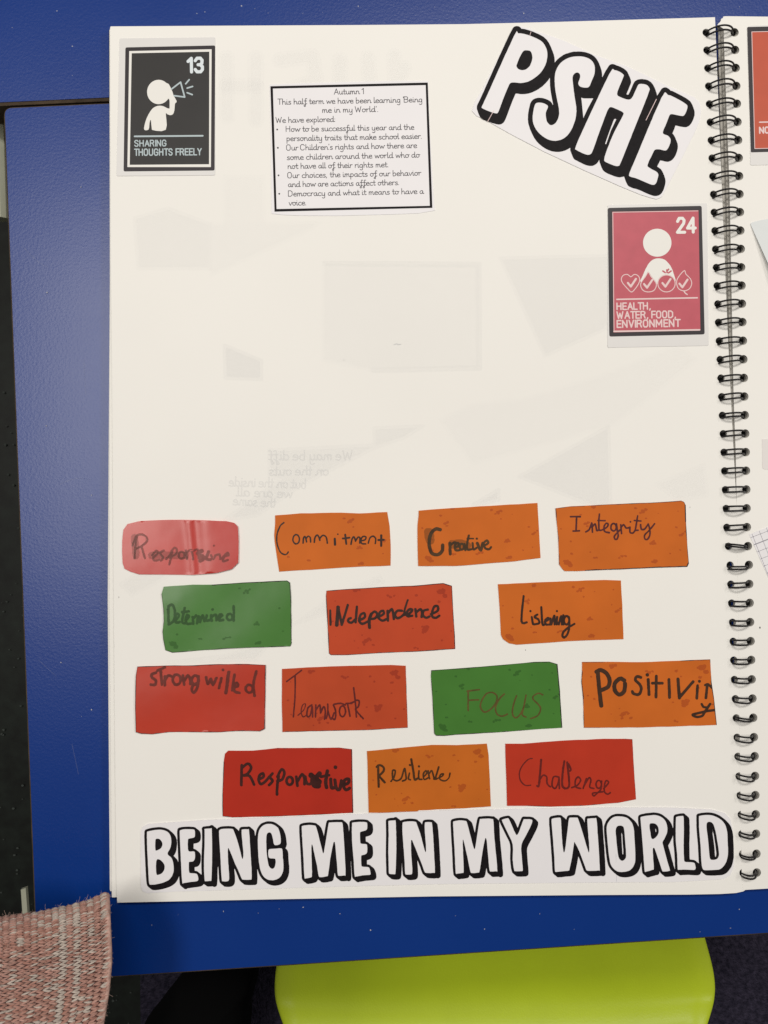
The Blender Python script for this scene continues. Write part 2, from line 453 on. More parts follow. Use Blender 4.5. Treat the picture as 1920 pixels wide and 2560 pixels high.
# dust and lint lying on the blue tops
V = []; Fc = []
for k in range(48):
    if k < 18: x, y = random.uniform(20, 270), random.uniform(20, 2200)
    elif k < 33: x, y = random.uniform(300, 1900), random.uniform(2, 36)
    else: x, y = random.uniform(300, 1900), random.uniform(2265, 2330)
    if x < 30+(y-250)*.04 or 240 < y < 275: continue
    c = P(x, y, TABLE+0.35); r = random.uniform(0.00012, 0.00045); b = len(V); an = random.uniform(0, 3); el = random.uniform(.3, 1)
    for q in range(5):
        w = q*1.257; V.append((c[0]+r*math.cos(w)*math.cos(an)-r*el*math.sin(w)*math.sin(an), c[1]+r*math.cos(w)*math.sin(an)+r*el*math.sin(w)*math.cos(an), c[2]))
    Fc.append(tuple(range(b, b+5)))
tag(mobj('dust', V, Fc, mat('pale_dust', (0.35, 0.36, 0.42), 0.9)), kind='stuff')

# pale bar in the dark at the lower left
e1 = P(58, 2222, -600); e2 = P(72, 2420, -560)
bw = 0.0031
dr = (Vector(e2)-Vector(e1)).normalized(); sd = dr.cross(Vector((0, 0, 1))).normalized()*0.0031*1.0
V = []
for e in (e1, e2):
    for s_, zz in ((-1, 0), (1, 0), (1, -.006), (-1, -.006)): V.append(tuple(Vector(e)+sd*s_+Vector((0, 0, zz))))
o = mobj('metal_bar', V, [(0, 1, 2, 3)[::-1], (4, 5, 6, 7), (0, 1, 5, 4)[::-1], (1, 2, 6, 5), (2, 3, 7, 6), (3, 0, 4, 7)], M['cream_metal'])
tag(o, 'short pale grey metal bar over the dark floor, ending above the knitted sleeve', 'bar')

# ------------------------------------------------------------------ lime chair pushed under the table
M['lime'] = mat('lime_green_plastic', (0.44, 0.55, 0.018), 0.38, 0.4, var=0.04, vscale=20, bump=0.00012, bscale=700)
M['blackmetal'] = mat('black_painted_metal', (0.01, 0.01, 0.011), 0.45, 0.4)
ch = empty('plastic_chair', P(1240, 2450, FLOOR))
tag(ch, 'lime green moulded plastic chair tucked under the near edge of the table', 'chair')
rows = [(2180, -300, 735, 1722, 0), (2260, -300, 715, 1745, 0), (2340, -300, 700, 1764, 0), (2400, -300, 690, 1781, 1), (2440, -300, 684, 1790, 2),
        (2475, -300, 683, 1793, 3), (2505, -300, 685, 1791, 4), (2530, -299, 689, 1790, 5), (2562, -298, 696, 1786, 5),
        (2620, -293, 715, 1772, 5), (2700, -277, 735, 1745, 4), (2800, -243, 750, 1720, 3), (2920, -200, 760, 1710, 2), (3040, -172, 800, 1670, 0)]
nc = 28; V = []; Fc = []
def chair_pt(i, u, off=0):
    y, z, xl, xr, cup = rows[i]
    x = xl+(xr-xl)*u
    s = (2*u-1)
    back = min(1, max(0, (i-5)/6))
    yy = y - 62*back*abs(s)**2.4 + (2*u-1)*(-14)*1.0*min(1, back+.2)
    zz = z + cup*abs(s)**2.6*0.9 - 11.0*(1-s*s)*min(1, max(0, (2640-y)/160)) + off
    if abs(s) > 0.93: zz -= (abs(s)-0.93)/0.07*5
    return P(x, yy, zz)
us = [0.5-0.5*math.cos(math.pi*k/nc)*1.0 for k in range(nc+1)]
us = [0.5*(u+k/nc) for k, u in enumerate(us)]
for i in range(len(rows)):
    for u in us: V.append(chair_pt(i, u))
for i in range(len(rows)-1):
    for k in range(nc): q = i*(nc+1)+k; Fc.append((q, q+nc+1, q+nc+2, q+1))
o = mobj_(ch, 'seat_shell', V, Fc, M['lime'], True)
sm = o.modifiers.new('s', 'SOLIDIFY'); sm.thickness = 0.005; sm.offset = -1
ss = o.modifiers.new('b', 'SUBSURF'); ss.levels = 1; ss.render_levels = 2
for (x, y) in ((760, 2230), (1690, 2230), (760, 2600), (1690, 2600)):
    t = P(x, y, -318 if y < 2300 else -312); bfoot = (t[0]+(0.03 if x > 1200 else -0.03), t[1], fl+.003)
    v, f = tube([t, bfoot], 0.010, 10); mobj_(ch, 'leg', v, f, M['blackmetal'], True)

# unidentified dark shape on the carpet, built as a soft black mound
moundm = mat('matt_black_mound', (0.0035, 0.0035, 0.0038), 0.9, 0.1, bump=0.0004, bscale=300)
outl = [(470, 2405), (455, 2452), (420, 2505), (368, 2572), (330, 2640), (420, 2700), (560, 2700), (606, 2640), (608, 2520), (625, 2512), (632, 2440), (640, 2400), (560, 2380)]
root_mound = None
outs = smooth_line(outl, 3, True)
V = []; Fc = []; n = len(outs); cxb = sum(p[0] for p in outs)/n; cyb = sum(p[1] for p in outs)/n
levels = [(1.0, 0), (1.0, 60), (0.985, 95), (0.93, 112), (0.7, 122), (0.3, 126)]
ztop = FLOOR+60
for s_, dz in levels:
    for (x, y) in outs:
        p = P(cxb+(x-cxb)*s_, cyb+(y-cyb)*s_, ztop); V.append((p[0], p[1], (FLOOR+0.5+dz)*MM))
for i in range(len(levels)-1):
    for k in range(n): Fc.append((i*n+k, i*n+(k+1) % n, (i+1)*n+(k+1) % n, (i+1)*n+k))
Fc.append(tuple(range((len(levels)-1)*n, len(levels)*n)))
tag(mobj('bag', V, [f[::-1] for f in Fc], moundm, smooth=True), 'unidentified soft black shape on the carpet left of the lime chair', 'bag')

# ------------------------------------------------------------------ the sketchbook
book = empty('sketchbook', (0, 0, TABLE*MM))
tag(book, 'large open spiral bound sketchbook with cream pages lying on the blue table', 'sketchbook')
def pl(name, loops, z, m, thick):
    o = flat(name, loops, z, m, None, thick)
    o.parent = book; o.matrix_parent_inverse = Matrix.Translation((0, 0, -TABLE*MM)); return o
rid = [1, 8, 16, 24, 28, 30, 33, 36, 40, 43, 46]
rL = [1765, 1780, 1794.5, 1810, 1817, 1825, 1831, 1836, 1845, 1852.5, 1856]
rR = [1836, 1846.6, 1854.7, 1864, 1867, 1871.8, 1875, 1879, 1886.4, 1889, 1891.8]
rtip = [1761, 1774, 1786, 1801.5, 1808, 1815, 1823, 1829, 1837, 1845, 1850]
ryid = [1, 2, 3, 4, 5, 6, 7, 8, 9, 10, 11, 12, 13, 14, 15, 16, 17, 18, 19, 20, 21, 22, 23, 24, 25, 26, 27, 28, 29, 30, 31, 32, 33, 34, 35, 36, 37, 38, 39, 40, 41, 42, 43, 44, 45, 46]
rY = [81.5, 125.5, 170.5, 215.5, 260, 305.5, 351, 395.5, 441, 486, 531, 577, 623, 669, 714.6, 760, 806, 852.5, 899, 945.5, 992, 1038.6, 1084.7, 1131,
      1177.5, 1224.5, 1271.5, 1318.5, 1366, 1413, 1460.7, 1508, 1556, 1603.5, 1650.5, 1699, 1747, 1795, 1843.5, 1891, 1940.5, 1988.5, 2036.5, 2085, 2135, 2182]
ey = [30, 400, 800, 1100, 1300, 1555, 1900, 2160, 2240]; ex = [1787, 1802, 1818, 1832.6, 1843.5, 1852, 1862, 1866, 1868]
edge = lambda y: float(np.interp(y, ey, ex))
LH = []; RH = []
for k in range(46):
    lx = float(np.interp(k+1, rid, rL)); rx = float(np.interp(k+1, rid, rR))
    LH.append((lx, rY[k], min(9.4, edge(rY[k])-lx-3))); RH.append((rx, rY[k]-0.6))
top_loop = [(277, 66), (500, 64.5), (900, 62.5), (1160, 60.3), (1400, 54.5), (1600, 48.5), (1787.5, 43)]
top_loop += [(edge(y), y) for y in range(80, 2200, 60)]
top_loop += [(1867.5, 2222), (1858, 2228.5), (1840, 2232.5), (1800, 2235), (1720, 2236.5), (1500, 2237.5), (1080, 2241), (700, 2248), (293, 2256.5)]
top_loop += [(291, 2200), (288, 1900), (284.5, 1500), (281.5, 1100), (279, 800), (277.5, 700), (276.3, 400), (275.8, 200), (275.6, 68)]
def dip(x, y):
    """the near right corner of the page sinks towards the binding"""
    t = max(0, (x-1780)/90); return 0
holesL = [ell(x, y, r, 9.7, 18) for x, y, r in LH]
pl('page', [top_loop]+holesL, 0.0, M['page'], 0.22)
def lower_loop(dxl_top, dxl_bot, top, bot, inset):
    l = [(277-dxl_top, 66+top), (1160, 61+top), (1786-inset, 45+top)]
    l += [(edge(y)-inset, y) for y in range(100, 2200, 120)]
    l += [(1860-inset, 2221), (1700, 2231-bot), (1080, 2237-bot), (293-dxl_bot, 2252-bot), (284-dxl_bot*0.8, 1500), (278-dxl_top, 700)]
    return l
sheets = [(2.2, 12.5, 5, 8.5, 1.0, -0.5, 0.6), (2.8, 13.6, 8, 9.5, 1.5, -1.2, 0.9), (1.6, 17.5, 8, 24, 2.0, -2.3, 1.0), (3.4, 18.5, 9, 26, 1.5, -3.5, 1.7)]
for (a_, b_, t_, bo, ins, z, th) in sheets:
    pl('page', [lower_loop(a_, b_, t_, bo, ins)]+[ell(x+random.uniform(-.6, .6), y, max(4, r-0.1), 9.2, 14) for x, y, r in LH], z, M['page2'], th)
# right hand pages: each sheet stops a little further left than the one above it
E1y = [40, 108, 470, 730, 990, 1150, 1300, 1500, 1900, 2225]
E1 = [1809, 1810, 1824, 1829, 1834, 1840, 1842, 1845, 1850, 1855]
E2 = [1804, 1804, 1816, 1821, 1827, 1834, 1837, 1840, 1845, 1850]
E3 = [1797, 1796.5, 1805, 1811, 1816, 1822, 1830, 1835, 1840, 1845]
def right_loop(E, top, torn=True):
    f = lambda y: float(np.interp(y, E1y, E))
    l = [(3300, 62), (1960, 42), (1813, 40.5+top)]
    if torn: l += [(1808, 41.5+top), (1807.5, 45), (1803, 47), (1802.5, 51), (1799.5, 56), (1797, 57.5), (1793.5, 62)]
    l = l[::-1]
    l = [(f(y), y) for y in range(2200, 62 if not torn else 80, -60)]+([(f(72), 72)] if True else [])+l
    l += [(3300, 2160), (1960, 2219), (f(2220)+3, 2225)]
    return l
hR = [ell(x+.4, y, 10.4, 10.9, 20) for x, y in RH]
pl('page', [right_loop(E1, 0)]+hR, 0.05, M['page'], 0.22)
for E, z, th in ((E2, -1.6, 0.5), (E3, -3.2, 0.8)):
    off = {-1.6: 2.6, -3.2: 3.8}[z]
    pl('page', [right_loop(E, 1.5)]+[ell(x-off, y+.4, 9.2, 10.0, 16) for x, y in RH], z, M['shaded_sheet'], th)
pl('page', [right_loop(E3, 2.5)]+[ell(x-5, y+.6, 8.8, 9.6, 14) for x, y in RH], -4.0, M['shaded_sheet'], 0.9)

pl('cover', [[(272, 75), (1786, 60), (1848, 2216), (288, 2230)]], -4.95, M['cover'], 0.4)
pl('cover', [[(1822, 62), (3290, 78), (3290, 2140), (1866, 2212)]], -4.95, M['cover'], 0.4)
# wire loops
def ring_mesh(span, sep, h, bow=0.0, join=True, left_dy=0, right_dy=0):
    """span, sep, h in mm; x runs from the left hole to the right hole"""
    pts = []
    n = 16
    for k in range(n+1):                       # over the gap, upper wire, right to left
        t = k/n; x = span/2-span*t
        z = h*math.sin(math.pi*min(1, max(0, t)))**0.62 - 0.3
        pts.append((x, sep/2+left_dy*t+right_dy*(1-t), z))
    pts = [(span/2+0.35, sep/2+right_dy, -2.2), (span/2+0.25, sep/2+right_dy, -1.0)]+pts
    pts += [(-span/2-0.15, sep/2*0.85+left_dy, -1.0), (-span/2-0.1, sep*.28+left_dy, -1.7), (-span/2-0.1, 0+left_dy, -2.0)]
    low = [(x, (2*(left_dy if x < 0 and False else 0))-y+2*(left_dy*((span/2-x)/span)+right_dy*(1-(span/2-x)/span)), z) for x, y, z in pts[:-1]]
    return pts+low[::-1]
special = {29: (0.45, 1.15, -.5), 30: (0.5, -0.8, -1.0), 38: (0.55, .5, -.45), 45: (0.5, -.8, 0.6), 46: (0.6, -.8, .5), 44: (0.75, .1, .1), 22: (0.75, 0, 0)}
cache = {}
for k in range(46):
    i = k+1
    lx = float(np.interp(i, rid, rtip))+4; rx = RH[k][0]-3.2
    pa = Vector(P(lx, rY[k]+(3.4 if i < 22 else 1.6), 0.0)); pb = Vector(P(rx, RH[k][1]+0.2, 0.0))
    span = (pb-pa).length/MM
    sf, ld, rd = special.get(i, (1.0 if i < 40 else 0.85, 0, 0))
    ld += random.uniform(-.25, .2); rd += random.uniform(-.2, .2)
    hh = 4.6+random.uniform(-.35, .3)
    path = ring_mesh(span, (2.35+random.uniform(-.25, .15))*sf, hh, left_dy=ld, right_dy=rd)
    v, f = tube([tuple(c*MM for c in p) for p in path], 0.43*MM, 8)
    o = mobj('binding_ring', v, f, M['wire'], book, True)
    mid = (pa+pb)/2
    o.location = mid-Vector(book.location)
    o.rotation_euler = (0, 0, math.atan2(pb.y-pa.y, pb.x-pa.x))

# faint shapes showing through the page from its other side
def ghosts(name, shapes, a, strokes=(), bounds=None, step=2.0):
    allp = [p for s in shapes for p in s]+[p for s, w in strokes for p in s]
    m = max([w for s, w in strokes] or [0])
    f = Field(min(p[0] for p in allp)-m-5, min(p[1] for p in allp)-m-5, max(p[0] for p in allp)+m+5, max(p[1] for p in allp)+m+5, step)
    for s in shapes: f.poly([s])
    for s, w in strokes: f.stroke(s, w)
    return f
GZ = [0.008]
def add_ghost(shapes, a, strokes=(), step=2.0, soft=True):
    f = ghosts('g', shapes, a, strokes, step=step)
    grow = (-4, 4) if soft else (0,)
    for g in grow:
        ff = f.f; f.f = ff+g; lp = f.loops(); f.f = ff
        if lp:
            GZ[0] += 0.0035
            pl('show_through', lp, GZ[0], ghost(a*0.78/len(grow)), 0)
add_ghost([[(807, 655), (1202, 658), (1202, 922), (935, 928), (807, 900)]], 0.032)
add_ghost([], 0.05, [([(812, 659), (1196, 662), (1198, 920), (935, 926)], 7)])
add_ghost([[(1250, 645), (1632, 636), (1642, 729), (1500, 830), (1362, 890)]], 0.060)
add_ghost([[(560, 862), (654, 901), (654, 949), (563, 946)]], 0.085)
add_ghost([[(935, 1070), (1060, 1064), (1010, 1095), (934, 1121), (760, 1210), (640, 1290), (560, 1300), (700, 1200), (672, 1190), (672, 1125), (935, 1112)]], 0.055)
add_ghost([[(1296, 1192), (1522, 1065), (1528, 1285), (1420, 1240)]], 0.065)
add_ghost([[(1181, 1262), (1247, 1223), (1247, 1250), (1200, 1262)]], 0.075)
add_ghost([[(1181, 1160), (1100, 1050), (1180, 1010), (1300, 1000), (1500, 940), (1700, 860), (1740, 900), (1540, 1060)]], 0.022)
add_ghost([[(335, 545), (420, 520), (526, 560), (526, 672), (345, 672)]], 0.050)
add_ghost([[(526, 560), (800, 556), (780, 572), (526, 690)]], 0.028)
add_ghost([[(560, 440), (660, 440), (660, 560), (560, 560)]], 0.02)
add_ghost([[(300, 1460), (420, 1380), (560, 1330), (600, 1345), (420, 1440), (330, 1490)]], 0.04)
add_ghost([[(735, 1560), (820, 1500), (950, 1440), (960, 1455), (830, 1530)]], 0.04)
add_ghost([[(420, 1655), (560, 1640), (680, 1600), (640, 1650)]], 0.05)
add_ghost([[(1640, 1210), (1760, 1160), (1770, 1240), (1690, 1250)]], 0.03)
for pts in ([(566, 145), (568, 290)], [(640, 145), (640, 300)], [(566, 215), (640, 215)], [(700, 150), (780, 140), (790, 200), (710, 230), (700, 300), (790, 300)],
            [(850, 150), (850, 210)], [(920, 145), (925, 210)], [(985, 140), (990, 205), (1010, 170)]):
    add_ghost([], 0.034, [(pts, 34)])
add_ghost([[(808, 1480), (812, 1660), (1040, 1640), (1060, 1600)]], 0.012)
# ------------------------------------------------------------------ single stroke letters
GL = {
'a': (5.2, [[(4,4.6),(2.2,5),(.8,3.6),(.6,1.6),(1.8,.1),(3.4,1.2),(4,4.6),(4,1),(4.6,.1),(5.4,.6)]]),
'b': (4.9, [[(.8,9),(.8,.6),(2.4,0),(3.8,1),(4,3.4),(2.8,5),(.9,4)]]),
'c': (4.4, [[(4,4.3),(2.6,5),(1,4),(.6,2),(1.4,.3),(3,0),(4.2,.6)]]),
'd': (5.3, [[(4,4.5),(2.4,5),(.8,3.8),(.6,1.4),(1.8,0),(3.4,1),(4.1,3)],[(4.1,9),(4.1,1),(4.8,.1),(5.4,.5)]]),
'e': (4.6, [[(.6,2.6),(4,3),(3.4,4.8),(2,5),(.7,3.6),(.7,1.4),(2,0),(4.4,.6)]]),
'f': (3.8, [[(3.8,8.4),(2.6,9),(1.9,7),(1.9,-2.8),(1.1,-4),(.2,-3),(1.4,-.6),(3.8,.6)],[(.4,5),(3.6,5)]]),
'g': (5.0, [[(4,4.5),(2.2,5),(.7,3.6),(.7,1.4),(2,.1),(3.6,1.2),(4,4.6),(4,-2.4),(2.6,-4),(.8,-3.2)]]),
'h': (5.2, [[(.8,9),(.8,0)],[(.8,3),(2.4,5),(3.8,4),(3.9,1),(4.5,.1),(5.2,.6)]]),
'i': (2.3, [[(.8,5),(.8,1),(1.4,.1),(2.2,.6)],[(.8,7.3),(.85,7.4)]]),
'k': (4.5, [[(.8,9),(.8,0)],[(.8,2.2),(2.4,5),(3.4,4.2),(2.8,2.8),(1,2.4),(2.6,2),(3.6,.2),(4.6,.4)]]),
'l': (2.3, [[(.8,9),(.8,1),(1.4,.1),(2.2,.6)]]),
'm': (7.0, [[(.8,5),(.8,0)],[(.8,3),(2,5),(3,4.2),(3,0)],[(3,3),(4.4,5),(5.4,4.2),(5.5,1),(6,.1),(6.9,.6)]]),
'n': (5.2, [[(.8,5),(.8,0)],[(.8,3),(2.4,5),(3.8,4),(3.9,1),(4.5,.1),(5.2,.6)]]),
'o': (5.0, [[(2.8,5),(.9,4.3),(.6,1.6),(2,0),(3.8,1),(4,3.4),(2.8,5),(3.4,4.3),(5.2,4.6)]]),
'p': (4.9, [[(.8,5),(.8,-4)],[(.8,3.6),(2.2,5),(3.8,4),(3.9,1.4),(2.4,0),(.8,.8)]]),
'r': (3.6, [[(.8,5),(.8,0)],[(.8,3),(2,4.8),(3.5,4.8)]]),
's': (4.0, [[(3.4,4.4),(2,5),(.8,4),(1.6,2.8),(3.2,1.8),(3.2,.4),(1.8,0),(.4,.4)]]),
't': (3.3, [[(1.4,8),(1.4,1),(2.2,.1),(3.3,.6)],[(.2,5),(3.1,5)]]),
'u': (5.2, [[(.8,5),(.8,1.4),(2,0),(3.6,1.2),(4,5)],[(4,5),(4,1),(4.6,.1),(5.2,.6)]]),
'v': (4.7, [[(.6,5),(2.2,.2),(4,4.6),(5,4.6)]]),
'w': (6.6, [[(.6,5),(1.8,.2),(3.2,4.4),(4.6,.2),(6,4.6),(6.8,4.6)]]),
'x': (4.4, [[(.6,5),(3.8,0)],[(3.8,5),(.6,0)]]),
'y': (5.0, [[(.8,5),(.8,1.4),(2,0),(3.6,1.2),(4,5)],[(4,5),(4,-2.4),(2.6,-4),(1,-3.2)]]),
"'": (1.6, [[(.8,9),(.6,7.4)]]), '.': (1.9, [[(.7,.2),(.8,.3)]]), ',': (2.2, [[(.9,.4),(.4,-1.4)]]), ':': (2, [[(.7,.4),(.75,.5)],[(.7,4.4),(.75,4.5)]]),
' ': (2.6, []),
'A': (5.8, [[(0,0),(2.6,9),(5.2,0)],[(1,3.2),(4.2,3.2)]]),
'B': (5.6, [[(0,0),(0,9),(3,9),(4.4,7.8),(4.2,5.6),(3,4.8),(0,4.8)],[(3,4.8),(4.8,3.4),(4.6,1),(3,0),(0,0)]]),
'C': (5.8, [[(4.8,7.2),(3.6,9),(1.4,9),(0,7),(0,2),(1.4,0),(3.6,0),(4.8,1.8)]]),
'D': (5.8, [[(0,0),(0,9),(2.8,9),(4.6,7.2),(4.6,1.8),(2.8,0),(0,0)]]),
'E': (4.9, [[(4,9),(0,9),(0,0),(4,0)],[(0,4.6),(3.6,4.6)]]),
'F': (4.7, [[(4,9),(0,9),(0,0)],[(0,4.6),(3.6,4.6)]]),
'G': (5.8, [[(4.6,7),(3.4,9),(1.2,9),(0,7),(0,2),(1.2,0),(3.4,0),(4.6,1.6),(4.6,4.2),(2.6,4.2)]]),
'H': (5.8, [[(0,0),(0,9)],[(4.6,0),(4.6,9)],[(0,4.7),(4.6,4.7)]]),
'I': (1.7, [[(.2,0),(.2,9)]]), 'L': (4.5, [[(0,9),(0,0),(3.8,0)]]),
'M': (7.0, [[(0,0),(0,9),(2.9,2.4),(5.8,9),(5.8,0)]]), 'N': (5.9, [[(0,0),(0,9),(4.7,0),(4.7,9)]]),
'O': (5.8, [[(1.2,9),(3.4,9),(4.6,7.2),(4.6,1.8),(3.4,0),(1.2,0),(0,1.8),(0,7.2),(1.2,9)]]),
'R': (5.7, [[(0,0),(0,9),(3.2,9),(4.4,7.8),(4.4,6),(3.2,4.6),(0,4.6)],[(3,4.6),(4.6,0)]]),
'S': (5.6, [[(4.4,7.2),(3.4,9),(1.2,9),(0,7.4),(.4,5.6),(4,3.6),(4.5,1.8),(3.3,0),(1.1,0),(0,1.8)]]),
'T': (4.9, [[(-.2,9),(4.6,9)],[(2.2,9),(2.2,0)]]), 'U': (5.8, [[(0,9),(0,1.8),(1.2,0),(3.4,0),(4.6,1.8),(4.6,9)]]),
'V': (5.6, [[(0,9),(2.4,0),(4.8,9)]]), 'W': (7.8, [[(0,9),(1.7,0),(3.4,7),(5.1,0),(6.8,9)]]), 'Y': (5.2, [[(0,9),(2.3,4.4),(4.6,9)],[(2.3,4.4),(2.3,0)]]),
'1': (3.6, [[(0,7),(2,9),(2,0)]]),
'2': (5.4, [[(.2,7),(1.2,9),(3.4,9),(4.4,7.6),(4,5.6),(0,0),(4.6,0)]]),
'3': (5.4, [[(.1,7.4),(1.2,9),(3.3,9),(4.3,7.6),(4.1,5.6),(3,4.7),(1.8,4.7)],[(3,4.7),(4.4,3.4),(4.4,1.5),(3.3,0),(1.1,0),(0,1.6)]]),
'4': (5.6, [[(3.6,0),(3.6,9),(0,2.6),(4.9,2.6)]]),
}
def text_strokes(txt, x0, y0, x1, y1, h, smooth=True, mirror=False, slant=0.0):
    """polylines of a line of writing whose baseline runs (x0,y0)-(x1,y1); h = height of a capital in px"""
    w = sum(GL[c][0] for c in txt); k = h/9
    ln = math.hypot(x1-x0, y1-y0); sx = ln/w; ux, uy = (x1-x0)/ln, (y1-y0)/ln
    out = []; pen_ = 0
    for c in txt:
        for st in GL[c][1]:
            pts = smooth_line(st, 4) if (smooth and c.islower()) else [(p_[0]*(1.0 if smooth else .84), p_[1]) for p_ in st]
            q = []
            for (a, b) in pts:
                xx = (pen_+a)*sx+slant*b*k; yy = b*k
                if mirror: q.append((x1-ux*xx+uy*yy, y1-uy*xx-abs(ux)*yy))
                else: q.append((x0+ux*xx+uy*yy, y0+uy*xx-ux*yy))
            out.append(q)
        pen_ += GL[c][0]
    return out
# mirrored writing that shows through the page
gs = []
for txt, x0, y0, x1, y1 in (("We may be diff", 672, 1150, 880, 1150), ("on the outs", 672, 1188, 822, 1188),
                            ("but on the inside", 572, 1215, 765, 1221), ("we are all", 590, 1240, 732, 1245), ("the same", 582, 1262, 690, 1268)):
    gs += text_strokes(txt, x0, y0, x1, y1, 24, mirror=True)
f = Field(560, 1100, 900, 1290, 1.0)
for s in gs: f.stroke(s, 3.6)
pl('show_through', f.loops(), GZ[0]+0.004, ghost(0.08), 0)
# small pencil marks and dirt
for (x, y, r, a_) in ((1900.0, 1569, 1.6, .95), (297, 1493, 1.3, .3), (1314, 1625, 1.0, .5), (1725, 1268, 1, .4), (860, 900, 1, .3)):
    pl('speck', [ell(x, y, r, r*1.7, 8)], GZ[0]+0.006, mat('speck_ink_%d' % x, (0.05, 0.05, 0.05), alpha=a_), 0)
f = Field(975, 850, 1010, 870, .7); f.stroke([(985, 862), (991, 859), (996, 862), (1002, 860)], 2.2)
pl('speck', f.loops(), GZ[0]+0.006, ghost(0.25), 0)
# ------------------------------------------------------------------ cards glued on the page
CZ = 0.30      # top of a card, mm above the page
def zoomed(x0, y0, s):
    return lambda pts: [(x0+p[0]/s, y0+p[1]/s) for p in pts]
def card(name, loop, m, label, cat_, group=None, z=CZ, parent=None, thick=None):
    c = flat(name, [loop], z, m, parent, thick if thick is not None else z-0.03)
    return tag(c, label, cat_, group)
def child(name, loops, z, m, parent, zf=None):
    o = flat(name, loops, z, m, None, 0, zf); o.parent = parent; return o
def bounds(ls, pad=4):
    a = [p for l in ls for p in l]
    return min(p[0] for p in a)-pad, min(p[1] for p in a)-pad, max(p[0] for p in a)+pad, max(p[1] for p in a)+pad

# ---- bubble lettering
def bubble(name, parent, letters, grow, shift, z, nshift=9, rnd=0.8):
    allp = [l for L in letters for l in L]
    b = bounds(allp, 40)
    F_ = Field(b[0], b[1], b[2], b[3], 1.0)
    wf = np.full_like(F_.f, 50.0)
    for L in letters:
        L = [smooth_line(l, 3, True) for l in L]
        (i0, i1, j0, j1), d = F_.polysd(L, 40)
        w = np.full_like(F_.f, 50.0); w[j0:j1, i0:i1] = d
        wf = np.minimum(wf, w)
    blk = np.full_like(F_.f, 50.0)
    for k in range(nshift):
        t = k/(nshift-1); dx = int(round(shift[0]*t)); dy = int(round(shift[1]*t))
        blk = np.minimum(blk, np.roll(np.roll(wf, dy, 0), dx, 1)-grow)
    F_.f = np.maximum(blk, -(wf))
    F_.rough(0.15, 5, 5)
    return child(name, F_.loops(), z, M['black'], parent)

Z = zoomed(1160, 40, 2.765)
pc = card('title_card', smooth_line(Z([(55,655),(120,520),(215,330),(330,105),(375,75),(440,85),(700,175),(900,268),(1120,345),(1400,480),(1590,562),(1632,620),(1632,700),(1590,815),(1400,1190),(1352,1258),(1290,1256),(1100,1185),(560,940),(170,730)]), 2, True), M['white'],
          'tilted white cut-out with bubble letters PSHE at the top right of the page', 'cut-out', 'bubble letter titles glued on the page')
PL = [(375,120),(440,130),(530,170),(565,215),(577,270),(562,340),(522,400),(460,445),(400,463),(330,460),(305,490),(265,590),(238,660),(215,672),(130,640),(125,622),(150,570),(345,140)]
PH = [(430,237),(462,246),(473,290),(455,345),(420,372),(385,371),(363,350),(370,320),(395,265),(410,243)]
SS = [(830,282),(880,305),(903,345),(902,400),(882,450),(865,488),(840,495),(805,488),(790,465),(803,425),(800,400),(783,390),(762,400),(750,425),(755,480),(765,560),(776,630),(773,700),(750,770),(715,825),(670,855),(615,862),(560,842),(510,800),(480,745),(475,690),(488,620),(505,600),(540,600),(575,615),(580,632),(565,670),(570,720),(590,750),(615,752),(640,730),(656,690),(656,640),(640,560),(628,480),(630,400),(655,340),(700,300),(760,280)]
HH = [(1040,374),(1075,385),(1103,406),(1098,430),(1062,520),(1062,548),(1085,562),(1120,575),(1148,576),(1168,555),(1195,495),(1212,470),(1260,475),(1283,500),(1278,525),(1250,600),(1165,810),(1085,1010),(1068,1036),(1040,1034),(978,1008),(970,985),(990,920),(1040,800),(1098,690),(1100,668),(1080,655),(1020,630),(1000,640),(985,670),(940,790),(892,925),(872,956),(840,956),(778,926),(772,905),(830,770),(1005,400)]
EE = [(1410,545),(1470,570),(1530,605),(1545,625),(1537,660),(1520,688),(1495,690),(1440,678),(1420,688),(1400,740),(1377,795),(1380,815),(1410,828),(1428,850),(1425,880),(1410,915),(1390,930),(1350,922),(1320,925),(1300,960),(1270,1025),(1275,1045),(1320,1070),(1342,1090),(1340,1120),(1327,1155),(1310,1167),(1280,1160),(1200,1125),(1150,1110),(1142,1090),(1180,1000),(1365,565)]
bubble('printed_lettering', pc, [[Z(PL), Z(PH)], [Z(SS)], [Z(HH)], [Z(EE)]], 12.0, (6, 16), CZ+0.03, nshift=13)
fo = Field(1160, 40, 1760, 520, .8)
fo.stroke(Z([(1048,715),(1012,790),(980,882)]), 2.7)
child('print_gap', fo.loops(), CZ+0.05, M['white'], pc)
child('print_gap', [Z([(812,570),(893,570),(855,640),(825,705)])], CZ+0.05, M['white'], pc)
# two folds left by the scissors cross the print
for st, wd in (([(455,135),(463,108)], 1.2), ([(163,730),(205,655)], 1.4), ([(1258,720),(1330,575)], 1.6)):
    fo = Field(1160, 40, 1760, 520, 1.0); fo.stroke(Z(st), wd)
    child('fold_line', fo.loops(), CZ+0.06, M['pinkprint'], pc)

